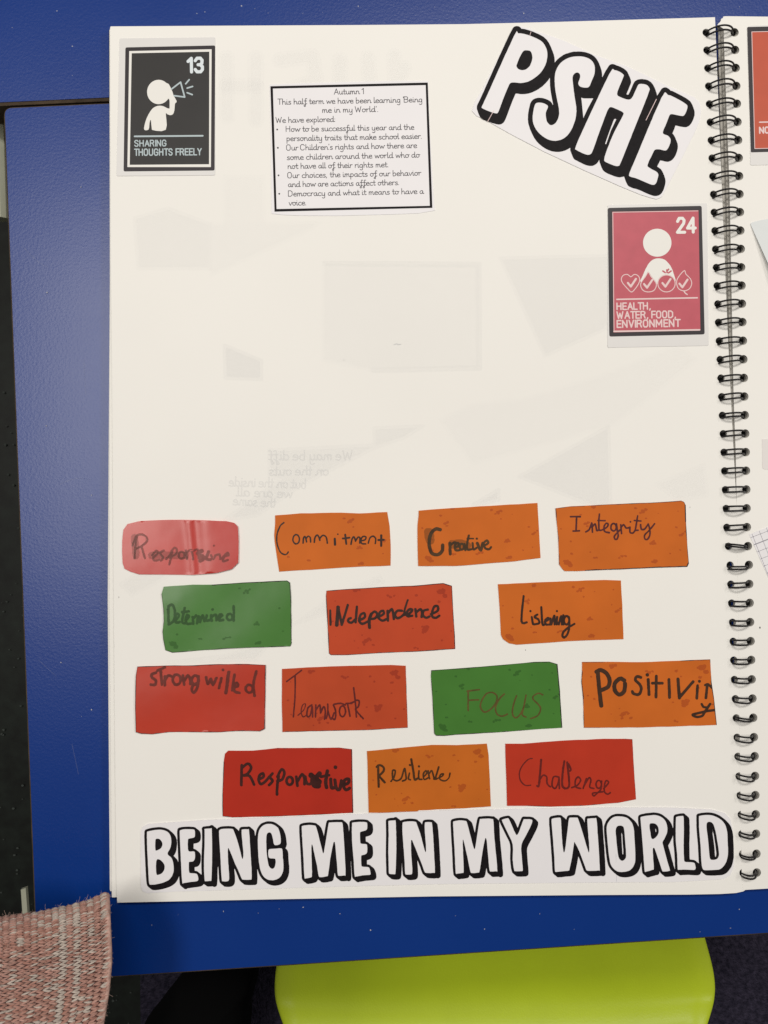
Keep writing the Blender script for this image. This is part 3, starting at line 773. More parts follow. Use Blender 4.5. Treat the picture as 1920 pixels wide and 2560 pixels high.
tc_ = card('title_card', [(352,2080),(356,2068),(370,2060),(520,2050),(730,2042),(925,2034),(1110,2026),(1316,2022),(1500,2019),(1675,2019),(1778,2024),(1812,2033),(1825,2046),(1831,2070),(1835,2140),(1834,2168),(1825,2189),(1808,2198),(1686,2205),(1542,2206),(1430,2207),(1110,2210),(913,2215),(730,2220),(437,2229),(368,2233),(356,2228),(352,2215)], M['white'],
           'long white strip with bubble letters BEING ME IN MY WORLD along the bottom', 'cut-out', 'bubble letter titles glued on the page', z=0.42)
Z = zoomed(345, 2030, 4.366)
w1 = [[Z([(110,212),(200,195),(260,195),(320,215),(355,260),(363,330),(350,400),(325,442),(330,470),(365,500),(385,560),(389,640),(370,700),(330,745),(260,775),(190,790),(140,793),(122,775),(112,640),(100,380),(98,235)]),
       Z([(195,295),(235,295),(262,330),(265,365),(245,400),(205,420),(190,412),(188,340)]), Z([(205,520),(245,525),(285,570),(290,620),(265,665),(225,685),(203,680),(196,600)])],
      [Z([(470,195),(520,188),(600,190),(620,205),(622,260),(605,280),(560,290),(545,305),(545,400),(560,430),(610,430),(622,450),(620,510),(600,540),(560,545),(555,570),(558,655),(580,668),(630,672),(650,690),(658,735),(640,755),(570,765),(500,775),(482,765),(470,560),(458,300),(456,210)])],
      [Z([(730,185),(795,180),(805,195),(809,460),(802,735),(790,750),(740,755),(727,740),(720,600),(722,480),(728,330),(727,200)])],
      [Z([(892,195),(960,182),(1030,185),(1045,205),(1090,330),(1132,495),(1145,507),(1150,440),(1137,300),(1130,205),(1145,190),(1195,190),(1212,205),(1225,400),(1238,600),(1240,725),(1225,738),(1150,738),(1130,725),(1100,650),(1050,540),(1002,420),(985,392),(980,430),(985,560),(995,700),(990,745),(970,757),(925,757),(915,740),(905,600),(895,400),(885,250)])],
      [Z([(1420,130),(1470,135),(1520,165),(1545,215),(1558,290),(1558,335),(1540,355),(1500,362),(1482,345),(1470,280),(1452,232),(1430,222),(1405,245),(1400,330),(1405,450),(1420,560),(1435,600),(1465,620),(1490,605),(1502,560),(1500,520),(1490,508),(1440,505),(1425,485),(1422,430),(1435,405),(1500,400),(1555,395),(1575,410),(1580,480),(1588,600),(1575,670),(1545,715),(1490,742),(1430,742),(1380,715),(1345,660),(1325,580),(1312,450),(1308,300),(1320,210),(1350,160),(1385,138)])]]
Z = zoomed(730, 2020, 4.366)
w2 = [[Z([(115,195),(180,185),(240,190),(262,205),(290,300),(333,475),(345,490),(358,430),(382,280),(400,170),(420,158),(520,155),(550,165),(560,250),(575,500),(585,720),(570,735),(520,740),(500,725),(490,600),(472,400),(460,370),(447,400),(420,540),(395,720),(375,745),(310,755),(290,735),(275,640),(240,480),(224,405),(214,400),(212,440),(215,600),(218,735),(205,757),(150,768),(135,750),(125,550),(110,300),(107,215)])],
      [Z([(665,160),(730,152),(805,155),(820,170),(820,225),(800,245),(755,258),(742,275),(745,370),(760,390),(805,395),(820,410),(820,480),(800,505),(765,515),(755,530),(757,620),(770,640),(830,645),(848,665),(858,715),(845,730),(770,735),(700,748),(683,735),(672,560),(655,350),(655,180)])]]
w3 = [[Z([(1060,140),(1120,135),(1132,150),(1139,400),(1136,560),(1130,705),(1115,722),(1070,720),(1057,700),(1055,600),(1052,480),(1055,300),(1053,160)])],
      [Z([(1215,155),(1280,145),(1345,150),(1360,170),(1400,280),(1448,460),(1462,478),(1462,420),(1450,250),(1450,168),(1465,155),(1515,155),(1528,170),(1540,300),(1552,520),(1560,690),(1545,708),(1465,708),(1445,690),(1420,620),(1380,520),(1320,372),(1305,350),(1300,370),(1300,480),(1310,620),(1312,710),(1295,725),(1250,727),(1235,710),(1230,600),(1215,400),(1205,250),(1207,170)])]]
Z = zoomed(1110, 2020, 4.366)
w4 = [[Z([(110,145),(170,135),(230,140),(250,155),(280,270),(323,430),(335,447),(347,400),(372,230),(390,130),(405,120),(480,115),(525,120),(540,135),(548,300),(565,480),(582,680),(570,690),(515,693),(497,680),(485,560),(467,360),(455,328),(445,345),(420,480),(390,680),(370,705),(305,710),(287,690),(265,580),(230,420),(212,350),(204,360),(210,520),(215,690),(200,708),(145,715),(128,700),(118,500),(105,280),(100,165)])],
      [Z([(640,125),(690,112),(708,120),(740,190),(782,283),(800,292),(822,250),(865,135),(880,122),(950,125),(965,140),(950,190),(900,290),(846,400),(848,520),(860,670),(845,688),(780,690),(765,675),(750,560),(750,400),(700,280),(635,145)])]]
wW = [Z([(1185,115),(1255,105),(1275,118),(1280,200),(1290,350),(1303,470),(1315,478),(1330,400),(1350,230),(1365,120),(1385,105),(1445,105),(1465,120),(1510,260),(1572,465),(1585,478),(1585,400),(1572,250),(1565,128),(1580,116),(1645,111),(1665,121),(1675,256),(1690,456),(1700,666),(1690,681),(1615,686),(1560,682),(1540,640),(1480,480),(1430,380),(1420,385),(1400,520),(1372,660),(1360,682),(1300,690),(1230,697),(1212,685),(1205,560),(1190,350),(1178,200),(1175,130)])]
Z = zoomed(1480, 2010, 4.366)
w5 = [wW,
      [Z([(300,135),(370,145),(425,190),(455,260),(465,400),(473,560),(468,640),(435,705),(380,735),(300,741),(245,715),(205,660),(185,560),(172,430),(160,300),(165,230),(200,170),(245,140)]), Z([(300,235),(330,240),(350,270),(362,400),(372,540),(368,590),(340,618),(315,615),(290,580),(275,480),(262,350),(258,280),(275,245)])],
      [Z([(540,140),(620,125),(700,122),(760,145),(800,185),(820,240),(822,300),(800,360),(770,415),(775,450),(800,540),(830,650),(850,715),(845,730),(780,737),(765,725),(740,650),(700,530),(682,482),(665,484),(665,540),(675,700),(660,718),(590,738),(575,730),(565,600),(550,400),(535,220),(530,160)]), Z([(640,212),(690,215),(722,250),(728,310),(705,355),(670,382),(650,375),(640,330),(628,240)])],
      [Z([(925,140),(985,130),(1000,145),(1003,250),(1002,330),(1000,450),(1005,600),(1020,632),(1080,635),(1118,645),(1130,680),(1130,705),(1110,720),(1020,715),(950,717),(935,705),(930,560),(915,400),(915,250),(917,160)])],
      [Z([(1175,130),(1250,120),(1330,130),(1400,165),(1450,220),(1475,300),(1480,400),(1485,520),(1475,600),(1450,660),(1400,710),(1330,720),(1240,722),(1210,710),(1195,640),(1185,450),(1170,280),(1168,150)]), Z([(1260,200),(1300,198),(1330,235),(1355,330),(1380,480),(1385,560),(1365,600),(1320,610),(1290,600),(1280,540),(1268,400),(1250,250)])]]
# each word is one patch of print
for w in (w1, w2, w3, w4, w5):
    bubble('printed_lettering', tc_, w, 6.6, (8, 7), 0.45, nshift=8)
for st, wd in (([(326,335),(330,430),(337,545)], 2.0), ([(1322,325),(1336,420),(1350,545)], 2.4)):
    fo = Field(1480, 2010, 1850, 2225, .8); fo.stroke(Z(st), wd)
    child('print_gap', fo.loops(), .47, M['white'], tc_)
child('print_gap', [Z([(838,470),(880,375),(888,500),(890,650)])], .47, M['white'], tc_)
# cut lines of the strip
fo = Field(340, 2010, 1850, 2245, 1.2)
fo.stroke(Z([(262,545),(268,855)]), 1.0); fo.stroke(Z([(640,455),(645,480)]), 1.0)
child('fold_line', fo.loops(), 0.44, ghost(0.35), tc_)

# ---- charcoal rights card 13
def rings_rect(o, i): return [o, i]
Z = zoomed(300, 100, 6.504)
c13 = card('rights_card', rounded([(299,96),(538,93),(538,438),(291,440)], 4, 3), M['laminate'], 'charcoal card numbered 13 with a figure speaking through a megaphone', 'picture card', 'numbered picture cards glued on the pages', z=0.18)
child('card_border', [rounded(Z([(88,120),(1548,88),(1538,2122),(58,2137)]), 4, 3), Z([(150,180),(1490,150),(1478,2066),(120,2066)])], .21, M['frame'], c13)
child('inner_line', [Z([(150,180),(1490,150),(1478,2066),(120,2066)]), Z([(190,215),(1452,190),(1448,2020),(158,2030)])], .212, M['creamprint'], c13)
child('card_ground', [Z([(190,215),(1452,190),(1448,2020),(158,2030)])], .21, M['charcoal'], c13)
f = Field(300, 100, 550, 440, 0.7)
f.poly([Z(ell(628, 845, 188, 198, 40))])
f.poly([smooth_line(Z([(760,700),(840,810),(870,900),(902,955),(922,1003),(897,1030),(890,1070),(885,1140),(862,1205),(815,1222),(765,1205),(745,1200),(745,1459),(515,1459),(508,1350),(495,1300),(480,1350),(465,1455),(395,1460),(400,1380),(430,1280),(480,1180),(540,1105),(620,1070),(700,1075),(760,1105),(800,1115),(806,1100),(806,990),(785,950),(740,960),(640,900)]), 3, True)])
f.cut([Z([(470,1470),(500,1290),(520,1470)])])
child('printed_figure', f.loops(), .225, M['creamprint'], c13)
f = Field(300, 100, 550, 440, 0.6)
for s in ([(835,800),(985,685),(1052,928),(880,905)], [(1068,712),(1125,645)], [(1092,782),(1180,755)], [(1092,857),(1175,888)]): f.stroke(Z(s), 3.8)
f.stroke(Z([(238,1567),(1345,1557)]), 4.2)
for s in text_strokes('SHARING', *Z([(240,1728)])[0], *Z([(775,1722)])[0], 14.5, False): f.stroke(s, 2.7)
for s in text_strokes('THOUGHTS FREELY', *Z([(240,1876)])[0], *Z([(1340,1866)])[0], 15.5, False): f.stroke(s, 2.9)
child('printed_lettering', f.loops(), .23, M['paleblue'], c13)
f = Field(300, 100, 550, 440, 0.6)
for s in text_strokes('13', *Z([(1110,520)])[0], *Z([(1395,515)])[0], 34, False): f.stroke(s, 7.8)
child('printed_number', f.loops(), .23, mat('pale_number_print', (0.66, 0.72, 0.76), 0.5), c13)

# ---- crimson rights card 24
Z = zoomed(1480, 480, 3.770)
c24 = card('rights_card', rounded([(1519,512),(1768,508),(1772,864),(1519,869)], 4, 3), M['laminate'], 'crimson card numbered 24 with hearts and ticks about health and food', 'picture card', 'numbered picture cards glued on the pages', z=0.18)
child('card_border', [rounded(Z([(148,150),(1034,130),(1062,1342),(163,1363)]), 5, 3), Z([(190,186),(1004,172),(1022,1304),(203,1324)])], .21, M['frame'], c24)
child('card_ground', [Z([(190,186),(1004,172),(1022,1304),(203,1324)])], .20, M['crimson'], c24)
f = Field(1480, 480, 1800, 880, 0.7)
f.stroke(Z([(998,178),(196,191),(208,1318)]), 1.7); f.stroke(Z([(208,1314),(1014,1299)]), 4.0)
f.stroke(Z([(234,1012),(992,997)]), 3.6)
heart = smooth_line(Z([(366,800),(395,778),(430,785),(450,820),(440,862),(405,915),(370,943),(330,905),(290,860),(276,820),(295,785),(335,777)]), 3, True)
drop = smooth_line(Z([(530,755),(555,795),(600,850),(605,890),(580,930),(532,942),(485,930),(460,890),(465,850),(505,795)]), 3, True)
circ = Z(ell(702, 862, 82, 80, 30))
leaf = smooth_line(Z([(872,740),(885,775),(925,815),(940,860),(920,910),(870,932),(820,915),(800,875),(800,830),(830,780)]), 3, True)
for s in (heart, drop, circ, leaf): f.stroke(s, 2.1, closed=True)
f.stroke(Z([(865,932),(880,955),(898,966)]), 2.8)
for cx, cy in ((372, 855), (525, 866), (698, 856), (858, 862)):
    f.stroke(Z([(cx-34, cy+2), (cx-6, cy+36), (cx+42, cy-36)]), 5.2)
for s in text_strokes('HEALTH,', *Z([(236,1108)])[0], *Z([(562,1103)])[0], 16, False): f.stroke(s, 3.3)
for s in text_strokes('WATER, FOOD,', *Z([(236,1192)])[0], *Z([(800,1183)])[0], 16.5, False): f.stroke(s, 3.3)
for s in text_strokes('ENVIRONMENT', *Z([(238,1276)])[0], *Z([(842,1266)])[0], 17, False): f.stroke(s, 3.5)
child('printed_lettering', f.loops(), .225, M['pinkprint'], c24)
f = Field(1480, 480, 1800, 880, 0.7)
for s in text_strokes('24', *Z([(805,380)])[0], *Z([(1000,377)])[0], 35, False): f.stroke(s, 7.4)
child('printed_number', f.loops(), .225, M['creamprint'], c24)
f = Field(1480, 480, 1800, 880, 0.6)
f.poly([smooth_line(Z([(458,850),(478,790),(500,735),(530,680),(570,640),(622,625),(680,635),(720,670),(750,715),(770,770),(786,850),(700,850),(616,865),(560,850)]), 3, True)])
for s in (drop, circ, heart, leaf): f.cut([s], 1.2)
for s in ([(668,745),(690,760)], [(705,735),(708,760)], [(712,740),(722,728)], [(745,745),(722,762)]):
    g = Field(1480, 480, 1800, 880, 0.6); g.stroke(Z(s), 4); f.f = np.maximum(f.f, -g.f)
f.poly([Z(ell(615, 478, 134, 132, 48))])
child('printed_figure', f.loops(), .228, M['creamprint'], c24)

# ---- red card on the right hand page, cut by the frame
rc = card('rights_card', rounded([(1872,64),(2130,58),(2138,408),(1876,413)], 4, 3), M['laminate'], 'red card lettered NO at the top of the right hand page', 'picture card', 'numbered picture cards glued on the pages', z=0.23)
child('card_border', [rounded([(1868,67.5),(2126,61),(2134,374),(1877,381)], 3, 3), [(1878.5,79),(2117,74),(2124,366),(1886.5,372.5)]], .26, M['frame'], rc)
child('card_ground', [[(1878.5,79),(2117,74),(2124,366),(1886.5,372.5)]], .25, M['vermilion'], rc)
f = Field(1860, 60, 2140, 420, 0.8)
f.stroke([(2117,74.5),(1879.5,79.6),(1887,371.5),(2120,366)], 1.6); f.stroke([(1899,305.5),(2100,301)], 3.2)
for s in text_strokes('NO', 1899.5, 333, 1927, 332, 14.5, False): f.stroke(s, 3.6)
child('printed_lettering', f.loops(), .27, M['pinkprint'], rc)

# ---- class note
Z = zoomed(640, 160, 3.456)
nt_ = card('note_card', Z([(118,176),(400,166),(800,155),(1200,146),(1488,143),(1494,400),(1515,800),(1532,1100),(1545,1266),(1400,1290),(1150,1300),(700,1311),(400,1310),(240,1304),(134,1292),(130,900),(122,500)]), M['white'], 'white note headed Autumn 1 in a thin black frame, typed in joined-up writing', 'note', z=.17)
child('printed_frame', [Z([(124,192),(1484,160),(1524,1243),(160,1276)]), Z([(146,212),(1466,182),(1502,1225),(178,1253)])], .2, M['black'], nt_)
lines = [("Autumn 1", 676, 262, 940, 258, 11.5), ("This half term we have been learning 'Being", 190, 350, 1440, 328, 11.5),
 ("me in my World'.", 570, 420, 1060, 412, 11.5), ("We have explored:", 172, 508, 690, 498, 11.5),
 ("How to be successful this year and the", 260, 585, 1368, 566, 11.5), ("personality traits that make school easier.", 262, 665, 1436, 644, 11.5),
 ("Our Children's rights and how there are", 264, 746, 1392, 724, 11.5), ("some children around the world who do", 266, 828, 1416, 806, 11.5),
 ("not have all of their rights met.", 272, 905, 1148, 890, 11.5), ("Our choices, the impacts of our behavior", 274, 985, 1428, 962, 11.5),
 ("and how are actions affect others.", 276, 1062, 1240, 1044, 11.5), ("Democracy and what it means to have a", 280, 1143, 1450, 1120, 11.5),
 ("voice.", 282, 1222, 438, 1219, 11.5)]
f = Field(660, 200, 1100, 540, 0.55)
for t, x0, y0, x1, y1, h in lines:
    for s in text_strokes(t, *Z([(x0, y0)])[0], *Z([(x1, y1)])[0], h*1.2): f.stroke(s, 1.7)
for x, y in ((183, 566), (189, 724), (195, 962), (201, 1121)): f.poly([Z(ell(x, y, 8, 8, 10))])
child('printed_text', f.loops(), .2, M['textink'], nt_)

# ---- the word cards, laid like the bricks of a wall
SPA = [[(.285,.085,.02)],[(.60,.11,.013),(.655,.145,.018),(.675,.125,.014),(.66,.17,.012),(.635,.175,.012)],[(.225,.33,.016),(.245,.31,.012),(.24,.36,.012)],[(.73,.60,.02),(.745,.61,.012),(.715,.61,.012),(.733,.575,.01)],
       [(.09,.88,.028),(.11,.92,.02),(.075,.86,.018)],[(.29,.81,.012),(.305,.81,.01)],[(.75,.86,.02),(.73,.87,.014)],[(.50,.79,.014),(.48,.81,.012),(.525,.785,.012)],[(.115,.58,.008)],[(.12,.75,.012)],[(.905,.38,.01)],[(.94,.49,.016),(.955,.47,.012)],[(.935,.70,.007)],[(.86,.75,.005)],[(.19,.20,.01)],[(.26,.73,.008)],[(.77,.18,.006)],[(.04,.40,.007)],[(.68,.255,.007)],[(.92,.15,.006)],[(.975,.44,.01)]]
SPB = [[(.225,.10,.022),(.25,.09,.016)],[(.50,.19,.014),(.48,.17,.012),(.525,.175,.01)],[(.70,.17,.013)],[(.89,.12,.03),(.92,.18,.022),(.87,.12,.018),(.905,.10,.02)],[(.875,.26,.014)],[(.765,.64,.028),(.78,.61,.022),(.755,.68,.018),(.745,.61,.012)],[(.675,.63,.009)],
       [(.31,.80,.02),(.33,.775,.014),(.295,.82,.016),(.345,.79,.01)],[(.365,.86,.013)],[(.30,.86,.012)],[(.095,.58,.011)],[(.075,.74,.007)],[(.22,.80,.006)],[(.28,.72,.007)],[(.69,.90,.012),(.71,.91,.01)],[(.90,.80,.009)],[(.735,.25,.008)],[(.07,.25,.007)],[(.05,.53,.01)],[(.25,.90,.006)],[(.87,.42,.008)],[(.97,.66,.008)]]
inkbrown = mat('brown_marker', (0.028, 0.014, 0.010), 0.45, 0.3, alpha=0.86, var=.4, vscale=250)
inkfade = mat('faded_marker', (0.06, 0.025, 0.02), 0.5, 0.3, alpha=0.55, var=.5, vscale=200)
inkgrey = mat('worn_grey_marker', (0.10, 0.06, 0.05), 0.5, 0.3, alpha=0.42, var=.5, vscale=200)
inkpencil = mat('thin_maroon_pen', (0.09, 0.012, 0.012), 0.5, 0.3, alpha=0.62, var=.4, vscale=300)
inkolive = mat('olive_pen', (0.13, 0.075, 0.02), 0.5, 0.3, alpha=0.7, var=.3, vscale=300)
inkgreen = mat('dark_green_marker', (0.018, 0.045, 0.02), 0.5, 0.3, alpha=0.42, var=.4, vscale=200)
smear = mat('marker_smear', (0.07, 0.05, 0.02), 0.5, 0.2, alpha=0.30)
smearg = mat('marker_smear_pale', (0.10, 0.06, 0.05), 0.5, 0.2, alpha=0.22)
cutline = mat('black_cut_line', (0.018, 0.010, 0.012), 0.5, 0.3, alpha=0.88)
def E_(cx, cy, rx, ry): return ell(cx, cy, rx, ry, 18)+[(cx+rx, cy)]
def Dt(x, y, w=None): return [(x, y), (x+1, y+1)]
def brick(x0, y0, s, outline, colour, word, strokes, w, ink, label, spots=None, edges=(), gloss=False, zf=None, extra=None, soft=0.0, tilt=None):
    Zm = zoomed(x0, y0, s)
    loop0 = Zm(outline); loop = []
    for i in range(len(loop0)):
        a = loop0[i]; b = loop0[(i+1) % len(loop0)]; n = max(1, int(math.hypot(b[0]-a[0], b[1]-a[1])/22))
        for q in range(n): loop.append((a[0]+(b[0]-a[0])*q/n+(random.uniform(-.45, .45) if q else 0), a[1]+(b[1]-a[1])*q/n+(random.uniform(-.45, .45) if q else 0)))
    base = CZ+random.uniform(-.04, .06) if not zf else 0.30
    if zf: c = cloth_sheet('word_card', loop, base, zf, M[colour+'_gloss'] if gloss else M[colour])
    else: c = flat('word_card', [loop], base, M[colour], None, base-0.03)
    tag(c, label, 'word card', 'brick shaped word cards glued on the page')
    b = bounds([loop], 0); dz = 0.10 if zf else 0.0
    if spots:
        f = Field(b[0]-3, b[1]-3, b[2]+3, b[3]+3, 0.9)
        W_, H_ = b[2]-b[0], b[3]-b[1]
        for g in spots:
            for (u, v, r) in g:
                f.poly([ell(b[0]+u*W_, b[1]+v*H_, r*W_*1.0, r*W_*0.72, 12)])
        f.rough(0.9, len(word)*7+int(x0), 3.2).clip([loop])
        key = colour+'_spot'
        child('speckles', f.loops(), base+.02+dz, M[key], c, zf)
    if edges:
        f = Field(b[0]-3, b[1]-3, b[2]+3, b[3]+3, 0.8)
        o = Zm(outline); n = len(o)
        for (i, j, wd) in edges:
            seq = [o[q % n] for q in range(i, j+1)]
            f.stroke(seq, wd)
        f.rough(.35, int(y0), 8).clip([loop])
        child('cut_line', f.loops(), base+.035+dz, cutline, c, zf)
    if extra:
        for (st, wd, mm) in extra:
            f = Field(b[0]-3, b[1]-3, b[2]+3, b[3]+3, 1.2)
            for q in st: f.stroke(Zm(q), wd/s)
            f.rough(.8, 3, 5).clip([loop])
            child('smudge', f.loops(), base+.03+dz, mm, c, zf)
    f = Field(b[0]-3, b[1]-3, b[2]+3, b[3]+3, 0.6)
    for st in strokes:
        if st and isinstance(st[0], (int, float)): wd, st = st[0], st[1]
        else: wd = w
        st = smooth_line(st, 4) if len(st) > 2 else st
        f.stroke(Zm(st), wd*1.16/s)
    f.rough(.22+soft, len(word), 3.5).clip([loop])
    child('handwriting', f.loops(), base+.045+dz, ink, c, zf)
    return c
def bump1(x, y):
    """the top left card is creased from top to bottom"""
    t = (y-1300)/140
    xc = 470+14*t; g = lambda u, w: math.exp(-(u/w)**2)
    z = 0.30*g(x-xc-2, 9)-0.05*g(x-xc-26, 12)
    z += 0.62/(1+math.exp(-(x-(498+6*t))/6.5))
    return z+0.10*math.sin((x-300)/45)*math.sin((y-1290)/50)+0.10
def bump5(x, y): return 0.16*math.sin((x-400)/60+1)*math.cos((y-1450)/70)+0.10*math.sin((x+y)/38)+0.16
def bump8(x, y): return 0.16*math.cos((x-330)/52)+0.12*math.sin((y-1650)/34+x/80)+0.18

brick(290, 1280, 5.184, [(80,370),(95,230),(150,155),(300,118),(600,103),(860,100),(1200,108),(1430,118),(1530,140),(1580,190),(1590,380),(1585,655),(1500,740),(1300,790),(1000,815),(600,810),(300,808),(190,775),(110,735),(85,660),(78,500)],
 'rose', 'responsive', [[(265,310),(250,450),(240,600)], [(215,430),(265,310),(330,290),(390,320),(400,380),(330,440),(270,470)], [(330,440),(350,520),(375,600)], [(470,560),(520,500),(540,540),(480,590),(500,630),(560,620)], [(620,500),(570,530),(610,590),(580,630)],
  [(650,610),(700,560),(730,500),(690,680)], [(720,500),(760,465),(790,490),(780,540),(720,580)], E_(850,560,38,45), [(905,500),(920,610)], [(915,520),(970,490),(990,540),(1000,610)], [(1010,500),(1060,490),(1070,600)], (46, [(1110,505),(1060,540),(1140,590),(1090,630)]), (36, [(1200,515),(1170,600),(1220,620)]), Dt(1268,435), [(1230,560),(1260,610),(1290,560)], [(1290,560),(1340,550),(1350,610)], [(1370,600),(1440,530),(1460,560),(1400,580),(1390,640),(1450,620)]],
 25, inkgrey, 'glossy pinkish red card with rounded corners and rubbed-out writing, top row at the left edge', gloss=True, zf=bump1, extra=[([[(460,560),(900,560)], [(240,330),(260,560)]], 95, smearg)], soft=.25)
brick(670, 1270, 5.184, [(92,95),(430,68),(950,60),(1180,70),(1545,52),(1575,230),(1590,500),(1588,745),(1100,765),(700,790),(145,825),(110,600),(85,430),(80,350),(92,200)],
 'orange', 'commitment', [(17, [(205,190),(160,230),(125,310),(112,400),(125,490),(160,570),(210,603),(245,595),(262,570)]), E_(365,405,42,60), [(455,455),(460,390),(478,370),(492,400),(500,440)], [(492,400),(520,365),(548,385),(552,440)], [(600,445),(610,380),(640,350),(665,390),(672,420)], [(665,400),(710,355),(755,380),(768,455)],
  (27, [(865,400),(868,475)]), Dt(903,338), (22, [(1000,345),(1015,465)]), (22, [(970,395),(1055,385)]), [(1075,470),(1090,400),(1115,375),(1135,430)], [(1135,430),(1165,380),(1190,385),(1190,455)], [(1215,425),(1260,410),(1268,375),(1230,370),(1205,410),(1215,460),(1265,465)], [(1300,455),(1320,390),(1360,365),(1395,395),(1390,460)], (25, [(1468,355),(1468,490)]), (25, [(1430,415),(1500,412)])],
 18, inkbrown, 'orange card handwritten Commitment', spots=[g for k, g in enumerate(SPA) if k in (1,3,5,6,8,9,11,12,16,18)])
brick(1035, 1250, 5.184, [(60,138),(480,105),(1000,75),(1600,38),(1620,400),(1640,750),(1300,795),(800,835),(520,855),(55,855),(45,500),(45,330),(60,200)],
 'orange', 'creative', [(40, [(340,385),(285,375),(230,420),(200,500),(200,600),(225,680),(280,710),(335,695),(368,650),(372,585)]), (34, [(465,560),(470,700)]), [(470,590),(520,550),(560,560)], [(530,620),(580,590),(570,555),(530,590),(540,650),(590,650)], E_(620,605,28,38), [(655,570),(665,650)],
  [(710,460),(690,560),(690,640),(740,640)], (18, [(690,500),(770,500)]), [(760,560),(770,640),(810,620)], Dt(812,500), (34, [(820,560),(865,650),(890,560)]), [(890,600),(960,560),(945,525),(905,560),(920,620),(970,640),(1000,610)]],
 26, mat('olive_brown_marker', (0.05, 0.028, 0.008), 0.5, 0.3, alpha=0.8, var=.5, vscale=250), 'orange card handwritten Creative in smudged marker', spots=SPA, extra=[([[(500,575),(600,570),(680,590)], [(190,420),(210,520)]], 120, smear)])
brick(1380, 1240, 4.74, [(42,145),(220,122),(700,98),(1150,80),(1530,55),(1565,70),(1585,110),(1590,300),(1588,310),(1605,600),(1622,800),(1605,838),(1200,850),(800,870),(400,885),(300,890),(150,890),(120,860),(85,810),(75,500),(50,250)],
 'orange', 'integrity', [[(220,245),(335,245)], [(292,250),(285,415)], [(250,415),(325,412)], [(400,425),(440,400),(470,320)], [(475,330),(480,430)], [(478,370),(510,330),(525,380),(530,410),(560,400)], [(562,215),(555,300),(560,400),(600,400)], (16, [(545,290),(630,292)]),
  [(600,400),(650,370),(665,335),(640,325),(615,370),(625,420),(680,435)], E_(730,370,32,44), [(765,330),(775,420),(785,470),(770,510),(745,510),(740,475),(775,435),(810,400)], [(815,340),(825,445)], [(820,370),(850,340),(880,380),(925,370)], [(925,370),(925,430),(960,438),(990,400)], Dt(930,305),
  [(1015,235),(1000,330),(990,400),(1020,405)], (16, [(975,290),(1055,297)]), [(1050,340),(1060,395),(1100,390),(1140,330)], [(1140,330),(1160,400),(1160,460),(1130,515),(1100,505),(1100,460),(1150,410),(1215,330)]],
 18, mat('plum_marker', (0.075, 0.012, 0.016), 0.5, 0.3, alpha=.85, var=.3, vscale=250), 'orange card handwritten Integrity, dark lines along its cut edges', spots=SPA, edges=[(0,3,2.0),(3,6,3.0),(6,7,5.0),(8,10,2),(10,11,6.0),(11,14,4.2),(18,20,1.6),(20,21,3)])
brick(400, 1440, 4.879, [(45,130),(400,105),(640,105),(1000,80),(1550,55),(1585,80),(1600,300),(1605,820),(1590,858),(1200,870),(800,885),(400,915),(150,935),(65,905),(40,780),(30,680),(45,550),(40,400),(18,220)],
 'green', 'determined', [[(100,390),(105,590)], [(100,370),(150,350),(180,430),(170,540),(110,590)], [(190,540),(230,490),(215,460),(185,500),(195,565),(240,560)], [(300,390),(270,560),(320,570)], [(270,440),(350,430)], [(310,540),(350,500),(335,475),(315,510),(325,580),(380,580)], [(400,500),(405,580)], [(405,520),(440,480)], [(450,580),(470,490),(490,560)], [(490,560),(520,480),(540,550)], [(570,480),(560,540),(600,540)], Dt(640,408), [(620,480),(630,545)], [(630,500),(680,470),(690,540)], [(720,510),(760,480),(730,470),(720,540),(770,535)], E_(850,500,35,38), [(898,370),(900,545)]],
 28, inkgreen, 'green card handwritten Determined in rubbed marker', spots=[g for k, g in enumerate(SPA) if k in (1,3,4,5,6,7,9,10,12,13,17)], edges=[(2,5,3.2),(5,8,3.0),(8,11,1.8),(11,13,2.2),(13,18,1.8)], gloss=True, zf=bump5, soft=.2)
brick(805, 1445, 4.879, [(55,155),(400,130),(750,108),(1100,95),(1480,62),(1585,95),(1600,400),(1620,700),(1625,865),(1100,900),(700,915),(300,940),(110,940),(85,920),(70,600),(48,220)],
 'rust', 'independence', [(24, [(100,395),(105,570)]), (38, [(197,355),(180,575)]), [(200,360),(240,570)], [(245,560),(315,330)], [(425,350),(410,540)], [(410,500),(360,545),(320,530),(325,500),(350,490)], [(450,520),(520,480),(515,430),(470,450),(455,520),(490,560),(560,530)], (34, [(600,440),(575,520),(580,605)]), [(590,450),(640,410),(675,440),(650,490),(600,500)],
  [(680,480),(750,440),(745,400),(705,420),(695,490),(740,520),(790,500)], [(800,400),(805,520)], [(805,430),(850,380),(870,440),(875,500)], (22, [(1045,270),(1010,380),(1000,450)]), [(975,400),(920,400),(890,450),(920,490),(970,470),(1000,440)], [(1010,450),(1070,430),(1100,390),(1070,380),(1035,420),(1040,465),(1100,460)], [(1140,380),(1150,470)], [(1150,420),(1200,380),(1220,420),(1215,475)],
  [(1290,385),(1240,400),(1230,450),(1270,485),(1310,470)], [(1330,440),(1410,400),(1410,345),(1370,350),(1345,410),(1345,470),(1390,485),(1430,460)]],
 27, inkbrown, 'rust red card handwritten INdependence', spots=SPB, edges=[(0,3,2.6),(3,5,3.6),(5,8,3.0),(8,13,2.4),(13,16,2.4)])
